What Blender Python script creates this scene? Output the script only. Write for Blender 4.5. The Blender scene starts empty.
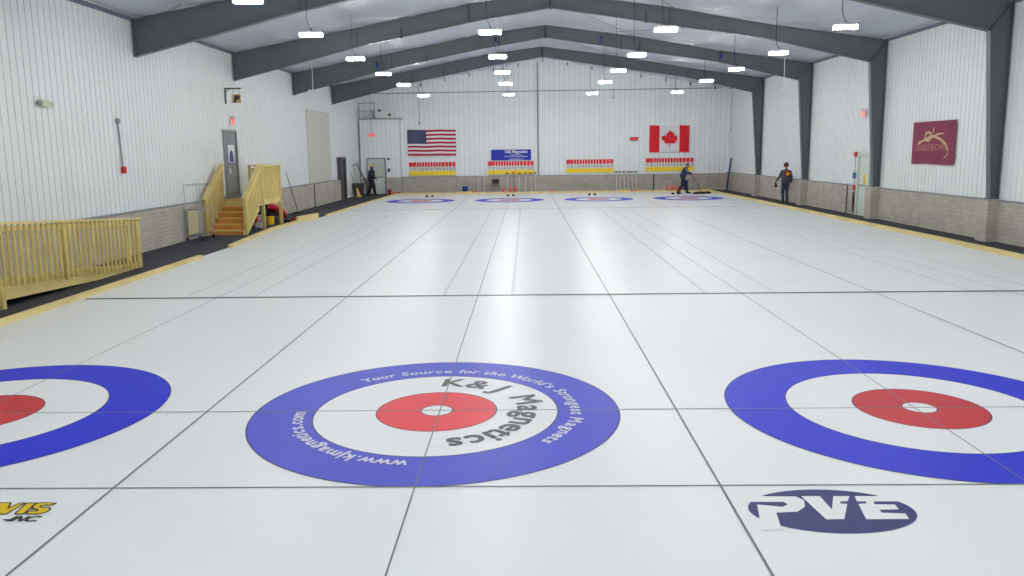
import bpy, bmesh, math, random
from mathutils import Vector, Matrix
random.seed(7)
sc = bpy.context.scene
C = sc.collection
PI = math.pi
FT = 0.3048

# ------------------------------------------------------------------ camera
cam_d = bpy.data.cameras.new('camera'); cam = bpy.data.objects.new('camera', cam_d); C.objects.link(cam)
yaw, pitch, roll = .0183, .1651, -.0118
fwd = Vector((-math.sin(yaw)*math.cos(pitch), math.cos(yaw)*math.cos(pitch), -math.sin(pitch)))
rt = Vector((math.cos(yaw), math.sin(yaw), 0)); up = rt.cross(fwd)
r2 = rt*math.cos(roll)+up*math.sin(roll); u2 = -rt*math.sin(roll)+up*math.cos(roll)
mw = Matrix.Identity(4)
for i in range(3):
    mw[i][0] = r2[i]; mw[i][1] = u2[i]; mw[i][2] = -fwd[i]
mw.translation = (.8485, -7.624, 2.465)
cam.matrix_world = mw
cam_d.sensor_width = 36; cam_d.lens = 822.18/1024*36; cam_d.clip_start = .05; cam_d.clip_end = 200
sc.camera = cam
# ------------------------------------------------------------------ world, exposure
w = bpy.data.worlds.new('world'); sc.world = w; w.use_nodes = True
w.node_tree.nodes['Background'].inputs[0].default_value = (.75, .82, .9, 1)
w.node_tree.nodes['Background'].inputs[1].default_value = .6
vs = sc.view_settings; vs.view_transform = 'Standard'; vs.look = 'None'; vs.gamma = 1; vs.use_curve_mapping = False
vs.exposure = 0.15
LAMP_L = 112.0
sc.cycles.diffuse_bounces = 6; sc.cycles.max_bounces = 10

# ------------------------------------------------------------------ helpers
def lin(c):
    return tuple(((v/255)/12.92 if v <= 10.3 else (((v/255)+.055)/1.055)**2.4) for v in c)
MATS = {}
def mat(name, rgb, rough=.6, metal=0, spec=.4, emit=0, bump=0, bscale=20, var=0, vscale=4, stretch=(1, 1, 1), coat=0):
    if name in MATS: return MATS[name]
    m = bpy.data.materials.new(name); m.use_nodes = True; nt = m.node_tree; b = nt.nodes['Principled BSDF']
    c = (*lin(rgb), 1)
    b.inputs['Base Color'].default_value = c; b.inputs['Roughness'].default_value = rough
    b.inputs['Metallic'].default_value = metal; b.inputs['Specular IOR Level'].default_value = spec
    b.inputs['Coat Weight'].default_value = coat
    if emit:
        b.inputs['Emission Color'].default_value = c; b.inputs['Emission Strength'].default_value = emit
    if bump or var:
        tc = nt.nodes.new('ShaderNodeTexCoord'); mp = nt.nodes.new('ShaderNodeMapping'); mp.inputs['Scale'].default_value = stretch
        nt.links.new(tc.outputs['Object'], mp.inputs[0])
    if var:
        n = nt.nodes.new('ShaderNodeTexNoise'); n.inputs['Scale'].default_value = vscale; n.inputs['Detail'].default_value = 5
        nt.links.new(mp.outputs[0], n.inputs['Vector'])
        r = nt.nodes.new('ShaderNodeMapRange'); r.inputs[1].default_value = .3; r.inputs[2].default_value = .7
        r.inputs[3].default_value = 1-var; r.inputs[4].default_value = 1+var
        nt.links.new(n.outputs[0], r.inputs[0])
        x = nt.nodes.new('ShaderNodeVectorMath'); x.operation = 'SCALE'; x.inputs[0].default_value = c[:3]
        nt.links.new(r.outputs[0], x.inputs['Scale']); nt.links.new(x.outputs[0], b.inputs['Base Color'])
    if bump:
        n = nt.nodes.new('ShaderNodeTexNoise'); n.inputs['Scale'].default_value = bscale; n.inputs['Detail'].default_value = 4
        nt.links.new(mp.outputs[0], n.inputs['Vector'])
        bp = nt.nodes.new('ShaderNodeBump'); bp.inputs['Strength'].default_value = bump; bp.inputs['Distance'].default_value = .02
        nt.links.new(n.outputs[0], bp.inputs['Height']); nt.links.new(bp.outputs[0], b.inputs['Normal'])
    MATS[name] = m
    return m

class MB:
    """collects shapes in world (or thing-local) coordinates and links them as one mesh object"""
    def __init__(s): s.bm = bmesh.new(); s.mi = 0
    def _f(s, vs):
        try:
            f = s.bm.faces.new(vs); f.material_index = s.mi; return f
        except ValueError: return None
    def box(s, x0, x1, y0, y1, z0, z1, bev=0):
        v = [s.bm.verts.new((x, y, z)) for x in (x0, x1) for y in (y0, y1) for z in (z0, z1)]
        fs = [s._f([v[i] for i in q]) for q in ((0, 1, 3, 2), (4, 6, 7, 5), (0, 4, 5, 1), (2, 3, 7, 6), (0, 2, 6, 4), (1, 5, 7, 3))]
        if bev:
            es = list({e for f in fs for e in f.edges})
            bmesh.ops.bevel(s.bm, geom=es, offset=bev, segments=2, affect='EDGES', profile=.7)
        return s
    def beam(s, a, b, w, h, upv=(0, 0, 1)):
        a, b = Vector(a), Vector(b); d = (b-a).normalized(); upv = Vector(upv)
        side = d.cross(upv)
        if side.length < 1e-4: side = d.cross(Vector((0, 1, 0)))
        side.normalize(); u = side.cross(d).normalized()
        v = [s.bm.verts.new(p+side*(sx*w/2)+u*(sz*h/2)) for p in (a, b) for sx, sz in ((-1, -1), (1, -1), (1, 1), (-1, 1))]
        for q in ((3, 2, 1, 0), (4, 5, 6, 7), (0, 1, 5, 4), (1, 2, 6, 5), (2, 3, 7, 6), (3, 0, 4, 7)): s._f([v[i] for i in q])
        return s
    def tube(s, pts, r, n=8, cap=True):
        pts = [Vector(p) for p in pts]; rs = r if isinstance(r, (list, tuple)) else [r]*len(pts)
        rings = []; prev = None
        for i, p in enumerate(pts):
            d = (pts[min(i+1, len(pts)-1)]-pts[max(i-1, 0)]).normalized()
            if prev is None:
                a = d.cross(Vector((0, 0, 1)))
                if a.length < .01: a = d.cross(Vector((0, 1, 0)))
            else: a = prev-d*prev.dot(d)
            a.normalize(); prev = a; b = d.cross(a)
            rings.append([s.bm.verts.new(p+(a*math.cos(2*PI*k/n)+b*math.sin(2*PI*k/n))*rs[i]) for k in range(n)])
        for r0, r1 in zip(rings, rings[1:]):
            for k in range(n): s._f([r0[k], r0[(k+1) % n], r1[(k+1) % n], r1[k]])
        if cap: s._f(rings[0][::-1]); s._f(rings[-1])
        return s
    def lathe(s, prof, cx=0, cy=0, z=0, n=20):
        rings = [[s.bm.verts.new((cx+r*math.cos(2*PI*k/n), cy+r*math.sin(2*PI*k/n), z+h)) for k in range(n)] for r, h in prof]
        for r0, r1 in zip(rings, rings[1:]):
            for k in range(n): s._f([r0[k], r0[(k+1) % n], r1[(k+1) % n], r1[k]])
        s._f(rings[0][::-1]); s._f(rings[-1])
        return s
    def ball(s, c, r, sc=(1, 1, 1), n=12):
        ret = bmesh.ops.create_uvsphere(s.bm, u_segments=n, v_segments=max(6, n//2+2), radius=r)
        for v in ret['verts']:
            v.co = Vector((v.co.x*sc[0]+c[0], v.co.y*sc[1]+c[1], v.co.z*sc[2]+c[2]))
            for f in v.link_faces: f.material_index = s.mi
        return s
    def prism(s, pts, d):
        """closed outline of 3D points, pushed along d"""
        d = Vector(d); a = [s.bm.verts.new(p) for p in pts]; b = [s.bm.verts.new(Vector(p)+d) for p in pts]
        fa = s._f(a); fb = s._f(b[::-1]); n = len(pts)
        for k in range(n): s._f([a[k], b[k], b[(k+1) % n], a[(k+1) % n]][::-1])
        return s
    def build(s, name, m, parent=None, smooth=False):
        bmesh.ops.recalc_face_normals(s.bm, faces=s.bm.faces[:])
        me = bpy.data.meshes.new(name)
        if parent is not None:
            off = Vector((0, 0, 0)); p = parent
            while p is not None: off += p.location; p = p.parent
            bmesh.ops.translate(s.bm, verts=s.bm.verts[:], vec=-off)
        s.bm.to_mesh(me); s.bm.free()
        for mm in (m if isinstance(m, (list, tuple)) else [m]): me.materials.append(mm)
        if smooth:
            for p in me.polygons: p.use_smooth = True
        o = bpy.data.objects.new(name, me); C.objects.link(o)
        if parent is not None: o.parent = parent
        return o
def tag(o, label=None, cat=None, group=None, kind=None):
    if label: o['label'] = label
    if cat: o['category'] = cat
    if group: o['group'] = group
    if kind: o['kind'] = kind
    return o
def empty(name, loc, label=None, cat=None, group=None):
    o = bpy.data.objects.new(name, None); C.objects.link(o); o.location = loc; o.empty_display_size = .1
    return tag(o, label, cat, group)
def copy_tree(o, parent=None):
    c = o.copy(); C.objects.link(c); c.parent = parent
    for ch in [q for q in bpy.data.objects if q.parent == o]: copy_tree(ch, c)
    return c
def struct(o, label): return tag(o, label, None, None, 'structure')
def at(o, loc):     # a part that keeps its own origin offset
    o.location = loc; return o

FONT = bpy.data.fonts.load('<builtin>') if '<builtin>' in [f.filepath for f in bpy.data.fonts] else None
def text_geo(txt, size=1, bold=0, ext=0, shear=0, align='CENTER'):
    cu = bpy.data.curves.new('t', 'FONT'); cu.body = txt; cu.size = size; cu.offset = bold; cu.extrude = ext; cu.shear = shear
    cu.align_x = align; cu.resolution_u = 3
    if FONT: cu.font = FONT
    o = bpy.data.objects.new('t', cu); C.objects.link(o)
    dg = bpy.context.evaluated_depsgraph_get(); me = bpy.data.meshes.new_from_object(o.evaluated_get(dg))
    V = [v.co.copy() for v in me.vertices]; F = [tuple(p.vertices) for p in me.polygons]
    bpy.data.objects.remove(o); bpy.data.curves.remove(cu); bpy.data.meshes.remove(me)
    return V, F
def add_geo(mb, V, F, fn):
    vs = [mb.bm.verts.new(fn(v)) for v in V]
    for f in F: mb._f([vs[i] for i in f])

# ------------------------------------------------------------------ materials
ICE = mat('ice', (222, 226, 225), .36, spec=.2, bump=.12, bscale=9, var=.018, vscale=.5)
def paint(name, rgb, var=.04): return mat(name, rgb, .42, spec=.13, bump=.12, bscale=9, var=var, vscale=1.2)
BLUE = paint('ice_blue', (32, 42, 200)); BLUE2 = paint('ice_blue_frosted', (78, 82, 196), .05)
RED = paint('ice_red', (192, 44, 56)); RED2 = paint('ice_red_bright', (224, 66, 74)); WHT = paint('ice_white', (224, 227, 226), .01)
LINE = paint('ice_line', (112, 118, 120)); HOG = paint('ice_hog', (62, 78, 74)); FAINT = paint('ice_faint_line', (206, 210, 210))
EDGE = paint('ice_ring_edge', (52, 60, 92))
TXTW = paint('ice_text_white', (205, 208, 215)); TXTK = paint('ice_text_dark', (84, 90, 94)); NAVY = paint('ice_navy', (48, 56, 108))
LINER = mat('liner_panel', (230, 234, 233), .5, spec=.35, var=.02, vscale=1.5)
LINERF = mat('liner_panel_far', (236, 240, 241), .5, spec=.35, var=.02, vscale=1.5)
LINERD = mat('liner_flank_shade', (206, 210, 211), .6)  # darker liner copy for the rib flanks, their shade put into the colour
CEIL = mat('vinyl_insulation', (198, 202, 214), .4, spec=.5, bump=1.0, bscale=2.2, stretch=(.3, 4.0, .3))
STEEL = mat('painted_steel', (98, 104, 109), .45, spec=.4, var=.05, vscale=2)
WOOD = mat('treated_pine', (206, 186, 118), .7, spec=.2, var=.16, vscale=5, stretch=(1, 1, .35))
WOODR = mat('treated_pine_rail', (214, 196, 130), .7, spec=.2, var=.13, vscale=4, stretch=(1, .3, 1))
CURB = mat('curb_pine', (220, 202, 142), .7, spec=.2, var=.13, vscale=3, stretch=(1, .3, 1))
STEPM = mat('stair_pine', (206, 146, 74), .6, spec=.25, var=.1, vscale=4)
TREAD = mat('tread_pine', (222, 186, 116), .6, spec=.25, var=.08, vscale=4)
RUBBER = mat('rubber_mat', (56, 58, 64), .75, spec=.25, bump=.3, bscale=40, var=.08, vscale=3)
DARK = mat('dark_plastic', (34, 36, 40), .5); BLACK = mat('black', (20, 20, 22), .55)
CHROME = mat('chrome', (170, 174, 178), .3, metal=.9); GREY = mat('grey_metal', (138, 142, 146), .45, metal=.3)
WHITEP = mat('white_plastic', (222, 224, 222), .45); CREAM = mat('cream_panel', (202, 200, 190), .6)
REDP = mat('red_plastic', (206, 34, 40), .45); YEL = mat('yellow_plastic', (240, 200, 20), .5); ORG = mat('cone_orange', (255, 104, 78), .5)
BLUEP = mat('blue_plastic', (28, 62, 150), .45)
GLASS = mat('door_glass', (120, 132, 138), .12, spec=.6)
for n_ in CEIL.node_tree.nodes:
    if n_.type == 'BUMP': n_.inputs['Distance'].default_value = .07
def brick_mat():
    m = bpy.data.materials.new('concrete_block'); m.use_nodes = True; nt = m.node_tree; b = nt.nodes['Principled BSDF']
    tc = nt.nodes.new('ShaderNodeTexCoord'); sx = nt.nodes.new('ShaderNodeSeparateXYZ'); cx = nt.nodes.new('ShaderNodeCombineXYZ')
    ad = nt.nodes.new('ShaderNodeMath'); ad.operation = 'ADD'
    nt.links.new(tc.outputs['Object'], sx.inputs[0]); nt.links.new(sx.outputs[0], ad.inputs[0]); nt.links.new(sx.outputs[1], ad.inputs[1])
    nt.links.new(ad.outputs[0], cx.inputs[0]); nt.links.new(sx.outputs[2], cx.inputs[1])
    br = nt.nodes.new('ShaderNodeTexBrick'); br.inputs['Scale'].default_value = 1; br.inputs['Brick Width'].default_value = .4; br.inputs['Row Height'].default_value = .105
    br.inputs['Mortar Size'].default_value = .006; br.inputs['Mortar Smooth'].default_value = .4
    br.inputs['Color1'].default_value = (*lin((190, 184, 172)), 1); br.inputs['Color2'].default_value = (*lin((178, 172, 161)), 1); br.inputs['Mortar'].default_value = (*lin((158, 152, 142)), 1)
    nt.links.new(cx.outputs[0], br.inputs['Vector'])
    n = nt.nodes.new('ShaderNodeTexNoise'); n.inputs['Scale'].default_value = 2.2; n.inputs['Detail'].default_value = 6; nt.links.new(tc.outputs['Object'], n.inputs['Vector'])
    r = nt.nodes.new('ShaderNodeMapRange'); r.inputs[1].default_value = .3; r.inputs[2].default_value = .7; r.inputs[3].default_value = .88; r.inputs[4].default_value = 1.08
    nt.links.new(n.outputs[0], r.inputs[0])
    x = nt.nodes.new('ShaderNodeVectorMath'); x.operation = 'SCALE'; nt.links.new(br.outputs[0], x.inputs[0]); nt.links.new(r.outputs[0], x.inputs['Scale'])
    nt.links.new(x.outputs[0], b.inputs['Base Color']); b.inputs['Roughness'].default_value = .85
    bp = nt.nodes.new('ShaderNodeBump'); bp.inputs['Strength'].default_value = .5; bp.inputs['Distance'].default_value = .01; bp.invert = True
    nt.links.new(br.outputs[1], bp.inputs['Height']); nt.links.new(bp.outputs[0], b.inputs['Normal'])
    return m
BLOCK = brick_mat()

# ------------------------------------------------------------------ room shell
XL, XR, YN, YF = -9.1, 13.0, -9.6, 42.5
RIDGE = (1.9, 7.85); ZL, ZR = 5.86, 5.98
W = 14.894*FT
FARL = .9908*114*FT
floor = MB().box(-9.5, 13.6, -10, 43, -.3, 0).build('floor', ICE)
struct(floor, 'white curling ice filling the hall floor')
def seg_line(name, x0, x1, y0, y1, m, z=.0016):
    mb = MB(); v = [mb.bm.verts.new(p) for p in ((x0, y0, z), (x1, y0, z), (x1, y1, z), (x0, y1, z))]; mb._f(v)
    return mb.build(name, m, floor)
XI0, XI1 = -6.9, 11.65
for yy, n in ((0, 'tee_line'), (-6*FT, 'back_line'), (FARL, 'tee_line'), (FARL+6*FT, 'back_line')):
    seg_line(n, XI0, XI1, yy-.009, yy+.009, LINE, .0035)
for yy in (21*FT, FARL-21*FT): seg_line('hog_line', XI0+.02, XI1, yy-.052, yy+.052, HOG, .0036)
for k in (-.5, .5, 1.5): seg_line('sheet_divider', k*W-.009, k*W+.009, -9, 40.6, LINE, .0037)
for k in (-1, 0, 1, 2):
    seg_line('centre_line', k*W-.006, k*W+.006, -3.9, 38.3, LINE, .0034)
    for s in (-1, 1): seg_line('guide_line', k*W+s*.6-.03, k*W+s*.6+.03, 21*FT, FARL-21*FT, FAINT, .0032)

def annulus(mb, cx, cy, r0, r1, z, n=128):
    a = [mb.bm.verts.new((cx+.957*r1*math.cos(2*PI*k/n), cy+r1*math.sin(2*PI*k/n), z)) for k in range(n)]
    if r0 == 0: mb._f(a); return
    b = [mb.bm.verts.new((cx+.957*r0*math.cos(2*PI*k/n), cy+r0*math.sin(2*PI*k/n), z)) for k in range(n)]
    for k in range(n): mb._f([a[k], a[(k+1) % n], b[(k+1) % n], b[k]])
def house(cx, cy, label, bm_, rm_, rr, dx=0):
    h = empty('curling_house', (cx, cy, 0), label, 'curling target', 'painted target rings in the ice')
    for nm, a, b, m in (('blue_ring', 4, 6, bm_), ('white_ring', rr-(.3 if dx else 0), 4, WHT), ('red_ring', .52, rr, rm_), ('button', 0, .52, WHT)):
        mb = MB(); annulus(mb, cx+(dx if nm in ('red_ring', 'button') else 0), cy, a*FT, b*FT, .0022 if nm != 'white_ring' else .0021); mb.build(nm, m, h)
    mb = MB()
    for r in (6, 4, rr, .52): annulus(mb, cx+(dx if r < 3 else 0), cy, r*FT-.006, r*FT+.006, .0028)
    mb.build('ring_outline', EDGE, h)
    return h
house(-W+.0, 0, 'nearest left curling target, vivid blue and red rings cut by the left photo edge', BLUE, RED, 2.0)
hm = house(-.03, 0, 'near middle curling target with sponsor lettering around its frosted blue ring', BLUE2, RED2, 1.98)
house(W, 0, 'nearest right curling target, blue and dark red rings beside the dark oval logo', BLUE, RED, 2.03, .05)
for k, nm in ((-1, 'far curling target below the striped flag, leftmost of the far row'), (0, 'far curling target in front of the black chair and orange cones'),
              (1, 'far curling target in front of the scoreboard without a banner or flag above'), (2, 'far curling target under the person with the wide mop, rightmost of the far row')):
    house(k*W, FARL, nm, BLUE, RED, 2.0)
# lettering on the middle house, running clockwise with the feet of the letters towards the button
def ring_text(name, txt, r, a0, a1, size, m, bold, parent, cx=-.03, cy=0, shear=0):
    mb = MB(); n = len(txt); adv = []
    for ch in txt:
        adv.append({'i': .5, 'l': .5, '.': .5, "'": .4, ' ': .62, 'w': 1.35, 'W': 1.6, 'm': 1.5, 'M': 1.75, 't': .65, 'r': .75, 'J': .9, 'j': .5, 'f': .6, '&': 1.5, 'K': 1.4, 'J': 1.5}.get(ch, 1.0))
    tot = sum(adv); acc = 0
    for ch, ad in zip(txt, adv):
        t = (acc+ad/2)/tot; acc += ad
        if ch == ' ': continue
        a = math.radians(a0+(a1-a0)*t)
        V, F = text_geo(ch, size, 0, 0, shear)
        rad = Vector((math.cos(a), math.sin(a), 0)); tan = Vector((math.sin(a), -math.cos(a), 0)); o = Vector((cx, cy, .0045))
        for i_ in range(7 if bold else 1):
            bx, by = (bold*math.cos(i_*PI/3), bold*math.sin(i_*PI/3)) if i_ else (0, 0)
            add_geo(mb, V, F, lambda v: (lambda q: Vector((cx+(q.x-cx)*.96, q.y, q.z+.0002*i_)))(o+rad*(r*FT+v.y+by)+tan*(v.x+bx)))
    return mb.build(name, m, parent)
ring_text('ring_lettering', "Your Source for the World's Strongest Magnets", 4.42, 133, -41, .19, TXTW, .006, hm, shear=.1)
ring_text('ring_lettering', "www.kjmagnetics.com", 4.3, -94, -179, .2, TXTW, .006, hm)
ring_text('sponsor_lettering', "K&J Magnetics", 2.68, 94, -80, .40, TXTK, .011, hm)

# oval logo with three cut letters
lg = empty('sponsor_logo', (2.95, -2.26, 0), 'dark blue oval logo with white letters PVE on the ice below the right target', 'logo')
mb = MB(); n = 64; v = [mb.bm.verts.new((2.93+.563*math.cos(2*PI*k/n), -2.26+.35*math.sin(2*PI*k/n), .0024)) for k in range(n)]; mb._f(v); mb.build('oval', NAVY, lg)
def polys(mb, L, z):
    for i_, P in enumerate(L): mb._f([mb.bm.verts.new((x, y, z+.0003*i_)) for x, y in P])
mb = MB()
polys(mb, [[(2.483, -2.027), (2.758, -2.036), (2.796, -2.099), (2.767, -2.207), (2.69, -2.286), (2.541, -2.3), (2.5, -2.56), (2.37, -2.56), (2.447, -2.167), (2.613, -2.208), (2.662, -2.166), (2.645, -2.126), (2.36, -2.124), (2.37, -2.05), (2.467, -2.035)],
           [(2.8, -2.03), (2.931, -2.031), (2.936, -2.253), (3.027, -2.032), (3.141, -2.033), (3.096, -2.118), (3.042, -2.124), (3.029, -2.157), (3.075, -2.164), (2.964, -2.404), (2.842, -2.408)],
           [(3.178, -2.034), (3.374, -2.036), (3.477, -2.128), (3.274, -2.126), (3.261, -2.172), (3.4, -2.179), (3.391, -2.257), (3.256, -2.262), (3.255, -2.309), (3.406, -2.322), (3.394, -2.407), (3.107, -2.41), (3.152, -2.165), (3.209, -2.159), (3.222, -2.125), (3.158, -2.125)]], .004)
bmesh.ops.triangulate(mb.bm, faces=mb.bm.faces[:]); mb.build('letters', WHT, lg)
# cropped logo at the left edge
lg = empty('sponsor_logo', (-2.75, -2.2, 0), 'yellow slanted VIS lettering over black INC. on the ice at the left photo edge', 'logo')
VIS = [[(-3.009, -2.088), (-2.888, -2.086), (-2.85, -2.179), (-2.819, -2.09), (-2.781, -2.09), (-2.806, -2.276), (-2.888, -2.275)],
       [(-2.767, -2.09), (-2.693, -2.091), (-2.683, -2.274), (-2.744, -2.274)],
       [(-2.66, -2.088), (-2.551, -2.097), (-2.563, -2.129), (-2.634, -2.133), (-2.638, -2.149), (-2.613, -2.169), (-2.558, -2.169), (-2.534, -2.204), (-2.539, -2.248), (-2.576, -2.278), (-2.666, -2.274), (-2.669, -2.223), (-2.615, -2.228), (-2.617, -2.208), (-2.669, -2.184), (-2.7, -2.144), (-2.694, -2.101)]]
mb = MB(); polys(mb, VIS, .003); bmesh.ops.triangulate(mb.bm, faces=mb.bm.faces[:]); mb.build('yellow_letters', paint('ice_yellow', (214, 182, 14)), lg)
mb = MB()
for P in VIS:
    for a, b in zip(P, P[1:]+P[:1]): mb.beam((a[0], a[1], .0042), (b[0], b[1], .0042), .012, .0008)
mb.build('letter_outline', paint('ice_black', (56, 56, 46)), lg)
mb = MB(); V, F = text_geo('-INC.', .12, 0, 0, .35, 'RIGHT')
for i_ in range(5): add_geo(mb, V, F, lambda v: Vector((-2.525+v.x*.92+.006*math.cos(i_*1.26), -2.39+v.y+.004*math.sin(i_*1.26), .0036+.0002*i_)))
mb.build('black_letters', MATS['ice_black'], lg)

# --- ribbed liner walls
def ribbed(axis, fixed, a0, a1, ztop, z0, inward, pitch=.225, name='wall'):
    """vertical ribs: shallow panel face with a narrow raised rib; ztop(a) gives the top height"""
    prof = []; a = a0; dd = .012 if axis == 'y' else .007
    while a < a1-1e-6:
        for da, d, g in ((0, 0, 0), (pitch-.05, 0, 1), (pitch-.038, dd, 0), (pitch-.012, dd, 1)):
            if a+da < a1: prof.append((a+da, d, g))
        a += pitch
    prof.append((a1, 0, 0))
    mb = MB(); rows = []
    for q, d, g in prof:
        f = fixed+inward*d
        P = [(f, q, z) if axis == 'y' else (q, f, z) for z in (z0, ztop(q))]
        rows.append(([mb.bm.verts.new(p) for p in P], g))
    for (r0, g), (r1, _) in zip(rows, rows[1:]):
        mb.mi = g; mb._f([r0[0], r1[0], r1[1], r0[1]])
    return mb
def roof_z(x):
    return ZL+(RIDGE[1]-ZL)*(x-XL)/(RIDGE[0]-XL) if x < RIDGE[0] else ZR+(RIDGE[1]-ZR)*(XR-x)/(XR-RIDGE[0])
wall_left = ribbed('y', XL, YN, YF, lambda q: ZL+.1, 1.0, 1).build('wall_left', [LINER, LINERD]); struct(wall_left, 'white ribbed metal wall on the left')
wall_right = ribbed('y', XR, YN, YF, lambda q: ZR+.1, 1.0, -1).build('wall_right', [LINER, LINERD]); struct(wall_right, 'white ribbed metal wall on the right')
wall_far = ribbed('x', YF, XL, XR, lambda q: roof_z(q)+.1, .9, -1, .3).build('wall_far', [LINERF, LINERD]); struct(wall_far, 'white ribbed metal end wall')
wall_near = ribbed('x', YN, XL, XR, lambda q: roof_z(q)+.1, 0, 1).build('wall_near', [LINER, LINERD]); struct(wall_near, 'white wall behind the viewer')
BL, BR, BF = -8.93, 12.9, 42.36
MB().box(XL-.25, BL, YN, 36.0, 0, 1.06, .01).build('block_wainscot', BLOCK, wall_left)
MB().box(XL-.25, XL+.02, 36.0, YF, 0, 1.1).build('lower_liner', LINER, wall_left)
MB().box(BR, XR+.25, YN, YF, 0, 1.06, .01).build('block_wainscot', BLOCK, wall_right)
MB().box(-6.6, XR+.1, BF, YF+.25, 0, .98, .01).build('block_wainscot', BLOCK, wall_far)
MB().box(XL, -6.6, BF, YF+.25, 0, .98, .01).build('block_wainscot', BLOCK, wall_far)
for a, b in ((XL, BL+.015),): MB().box(a, b, YN, 36.0, 1.06, 1.085).build('ledge_flashing', GREY, wall_left)
MB().box(BR-.015, XR, YN, YF, 1.06, 1.085).build('ledge_flashing', GREY, wall_right)
MB().box(-6.6, XR, BF-.015, YF, .98, 1.005).build('ledge_flashing', GREY, wall_far)
FY = [-.6, 6.6, 13.85, 21.05, 28.3, 35.5]
for y in FY: MB().box(12.62, BR+.05, y-.25, y+.25, 0, 1.1, .015).build('block_pier', BLOCK, wall_right)
for a, b in ((-2.2, -1.76), (5.32, 5.78), (-7.02, -6.6), (11.3, 11.75)): MB().box(a, b, BF-.14, BF+.05, 0, 1.0, .01).build('block_pier', BLOCK, wall_far)
for y in (23.6, 12.15, 36.0, 18.0, 32.2): MB().box(BR-.022, BR+.01, y-.03, y+.03, 0, 1.06).build('control_joint', DARK, wall_right) if y not in (18.0, 32.2) else None
MB().box(BL-.01, BL+.03, 30.40, 30.46, 0, 1.05).build('control_joint', DARK, wall_left)
MB().box(8.49, 8.56, BF-.03, BF, 0, .98).build('control_joint', DARK, wall_far)
p = MB().box(XL, XL+.05, 30.2, 34.5, 1.09, 4.45, .006).build('cream_cover_panel', CREAM, wall_left); p['label'] = 'smooth cream panel covering the ribs'
# --- ceiling: vinyl faced insulation draped over purlins
mb = MB(); xs = []; x = XL
NP = 16
for k in range(NP):
    for j in range(4): xs.append((XL+(XR-XL)*(k+j/4)/NP, .11*math.sin(PI*j/4)))
xs.append((XR, 0))
rows = []
ys = [YN+(YF-YN)*k/60 for k in range(61)]
for x, sag in xs: rows.append([mb.bm.verts.new((x, y, roof_z(x)+.10-sag*(1+.25*math.sin(y*1.7+x)))) for y in ys])
for a, b in zip(rows, rows[1:]):
    for k in range(60): mb._f([a[k], b[k], b[k+1], a[k+1]])
ceiling = mb.build('ceiling', CEIL, smooth=True); struct(ceiling, 'white draped vinyl insulation under the roof')
for nm, x0, x1 in (('trim_1', XL+.0, XL+.05), ('trim_2', XR-.05, XR)):
    z = (ZL if x0 < 0 else ZR); t = MB().box(x0, x1, YN, YF, z-.05, z+.05).build(nm, mat('eave_grey', (112, 118, 134), .5)); struct(t, 'dark eave strip where wall meets roof')

# --- steel portal frames
BOT = [(-9.05, 4.95), (-4.8, 6.0), (-1, 6.74), (1.72, 7.17), (5.7, 6.56), (9, 6.08), (12.42, 5.28)]
TOP = [(-9.05, 5.84), (-4.8, 6.60), (-1, 7.32), (1.72, 7.66), (5.7, 7.12), (9, 6.53), (12.95, 5.97)]
names = ['out of sight behind the camera', 'out of sight overhead', 'nearest visible', 'second visible', 'third visible', 'farthest visible']
def frame(i, y):
    f = empty('steel_frame', (0, y, 0), f'grey steel roof frame with tapered right column, {names[i]}', 'steel frame', 'steel roof frames across the hall')
    def web(mb, poly): mb.prism([(x, y-.006, z) for x, z in poly], (0, .012, 0))
    def flange(mb, a, b, w=.2, t=.018): mb.beam((a[0], y, a[1]), (b[0], y, b[1]), w, t)
    for nm, sl in (('rafter', slice(0, 4)), ('rafter', slice(3, 7))):
        b = BOT[sl]; t = TOP[sl]; mb = MB(); web(mb, b+t[::-1])
        for u, v in zip(b, b[1:]): flange(mb, u, v)
        for u, v in zip(t, t[1:]): flange(mb, u, v)
        for u, v in zip(b, t): mb.box(u[0]-.006, u[0]+.006, y-.09, y+.09, u[1], v[1]) if abs(u[0]-v[0]) < .3 else None
        if b[0][0] < 0:     # end plate at the left wall
            mb.box(-9.06, -9.03, y-.1, y+.1, 4.93, 5.86)
        mb.build(nm, STEEL, f)
    mb = MB(); web(mb, [(12.42, 5.28), (12.76, 1.12), (12.95, 1.12), (12.95, 5.97)])
    flange(mb, (12.42, 5.28), (12.76, 1.12)); flange(mb, (12.95, 5.97), (12.96, 1.12)); mb.beam((12.42, y, 5.28), (12.94, y, 5.93), .18, .015)
    mb.box(12.70, 12.97, y-.1, y+.1, 1.10, 1.13)
    mb.build('column', STEEL, f)
    for x, z in ((-3.3, 6.30), (1.72, 7.16), (4.9, 6.69)):
        MB().tube([(x, y-.11, z+.32), (x, y-.11, z-.02)], .012, 6).ball((x, y-.11, z-.04), .03, n=8).build('flange_brace', DARK, f)
for i, y in enumerate(FY): frame(i, y)

# cross bracing rods in two roof bays
for (ya, yb, lab) in ((13.85, 21.05, 'thin roof bracing rods crossing between nearest and second visible frames'), (21.05, 28.3, 'thin roof bracing rods crossing between second and third visible frames'), (28.3, 35.5, 'thin roof bracing rods crossing between third and farthest frames')):
    e = empty('roof_bracing', (4.5, ya, 6.5), lab, 'bracing', 'bracing rods under the roof')
    for x0, z0, x1, z1 in ((2.2, 7.25, 7.0, 6.5), (7.0, 6.5, 2.2, 7.25)):
        MB().tube([(x0, ya+.02, z0), (x1, yb-.02, z1)], .008, 6).build('bracing_rod', STEEL, e)

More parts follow.
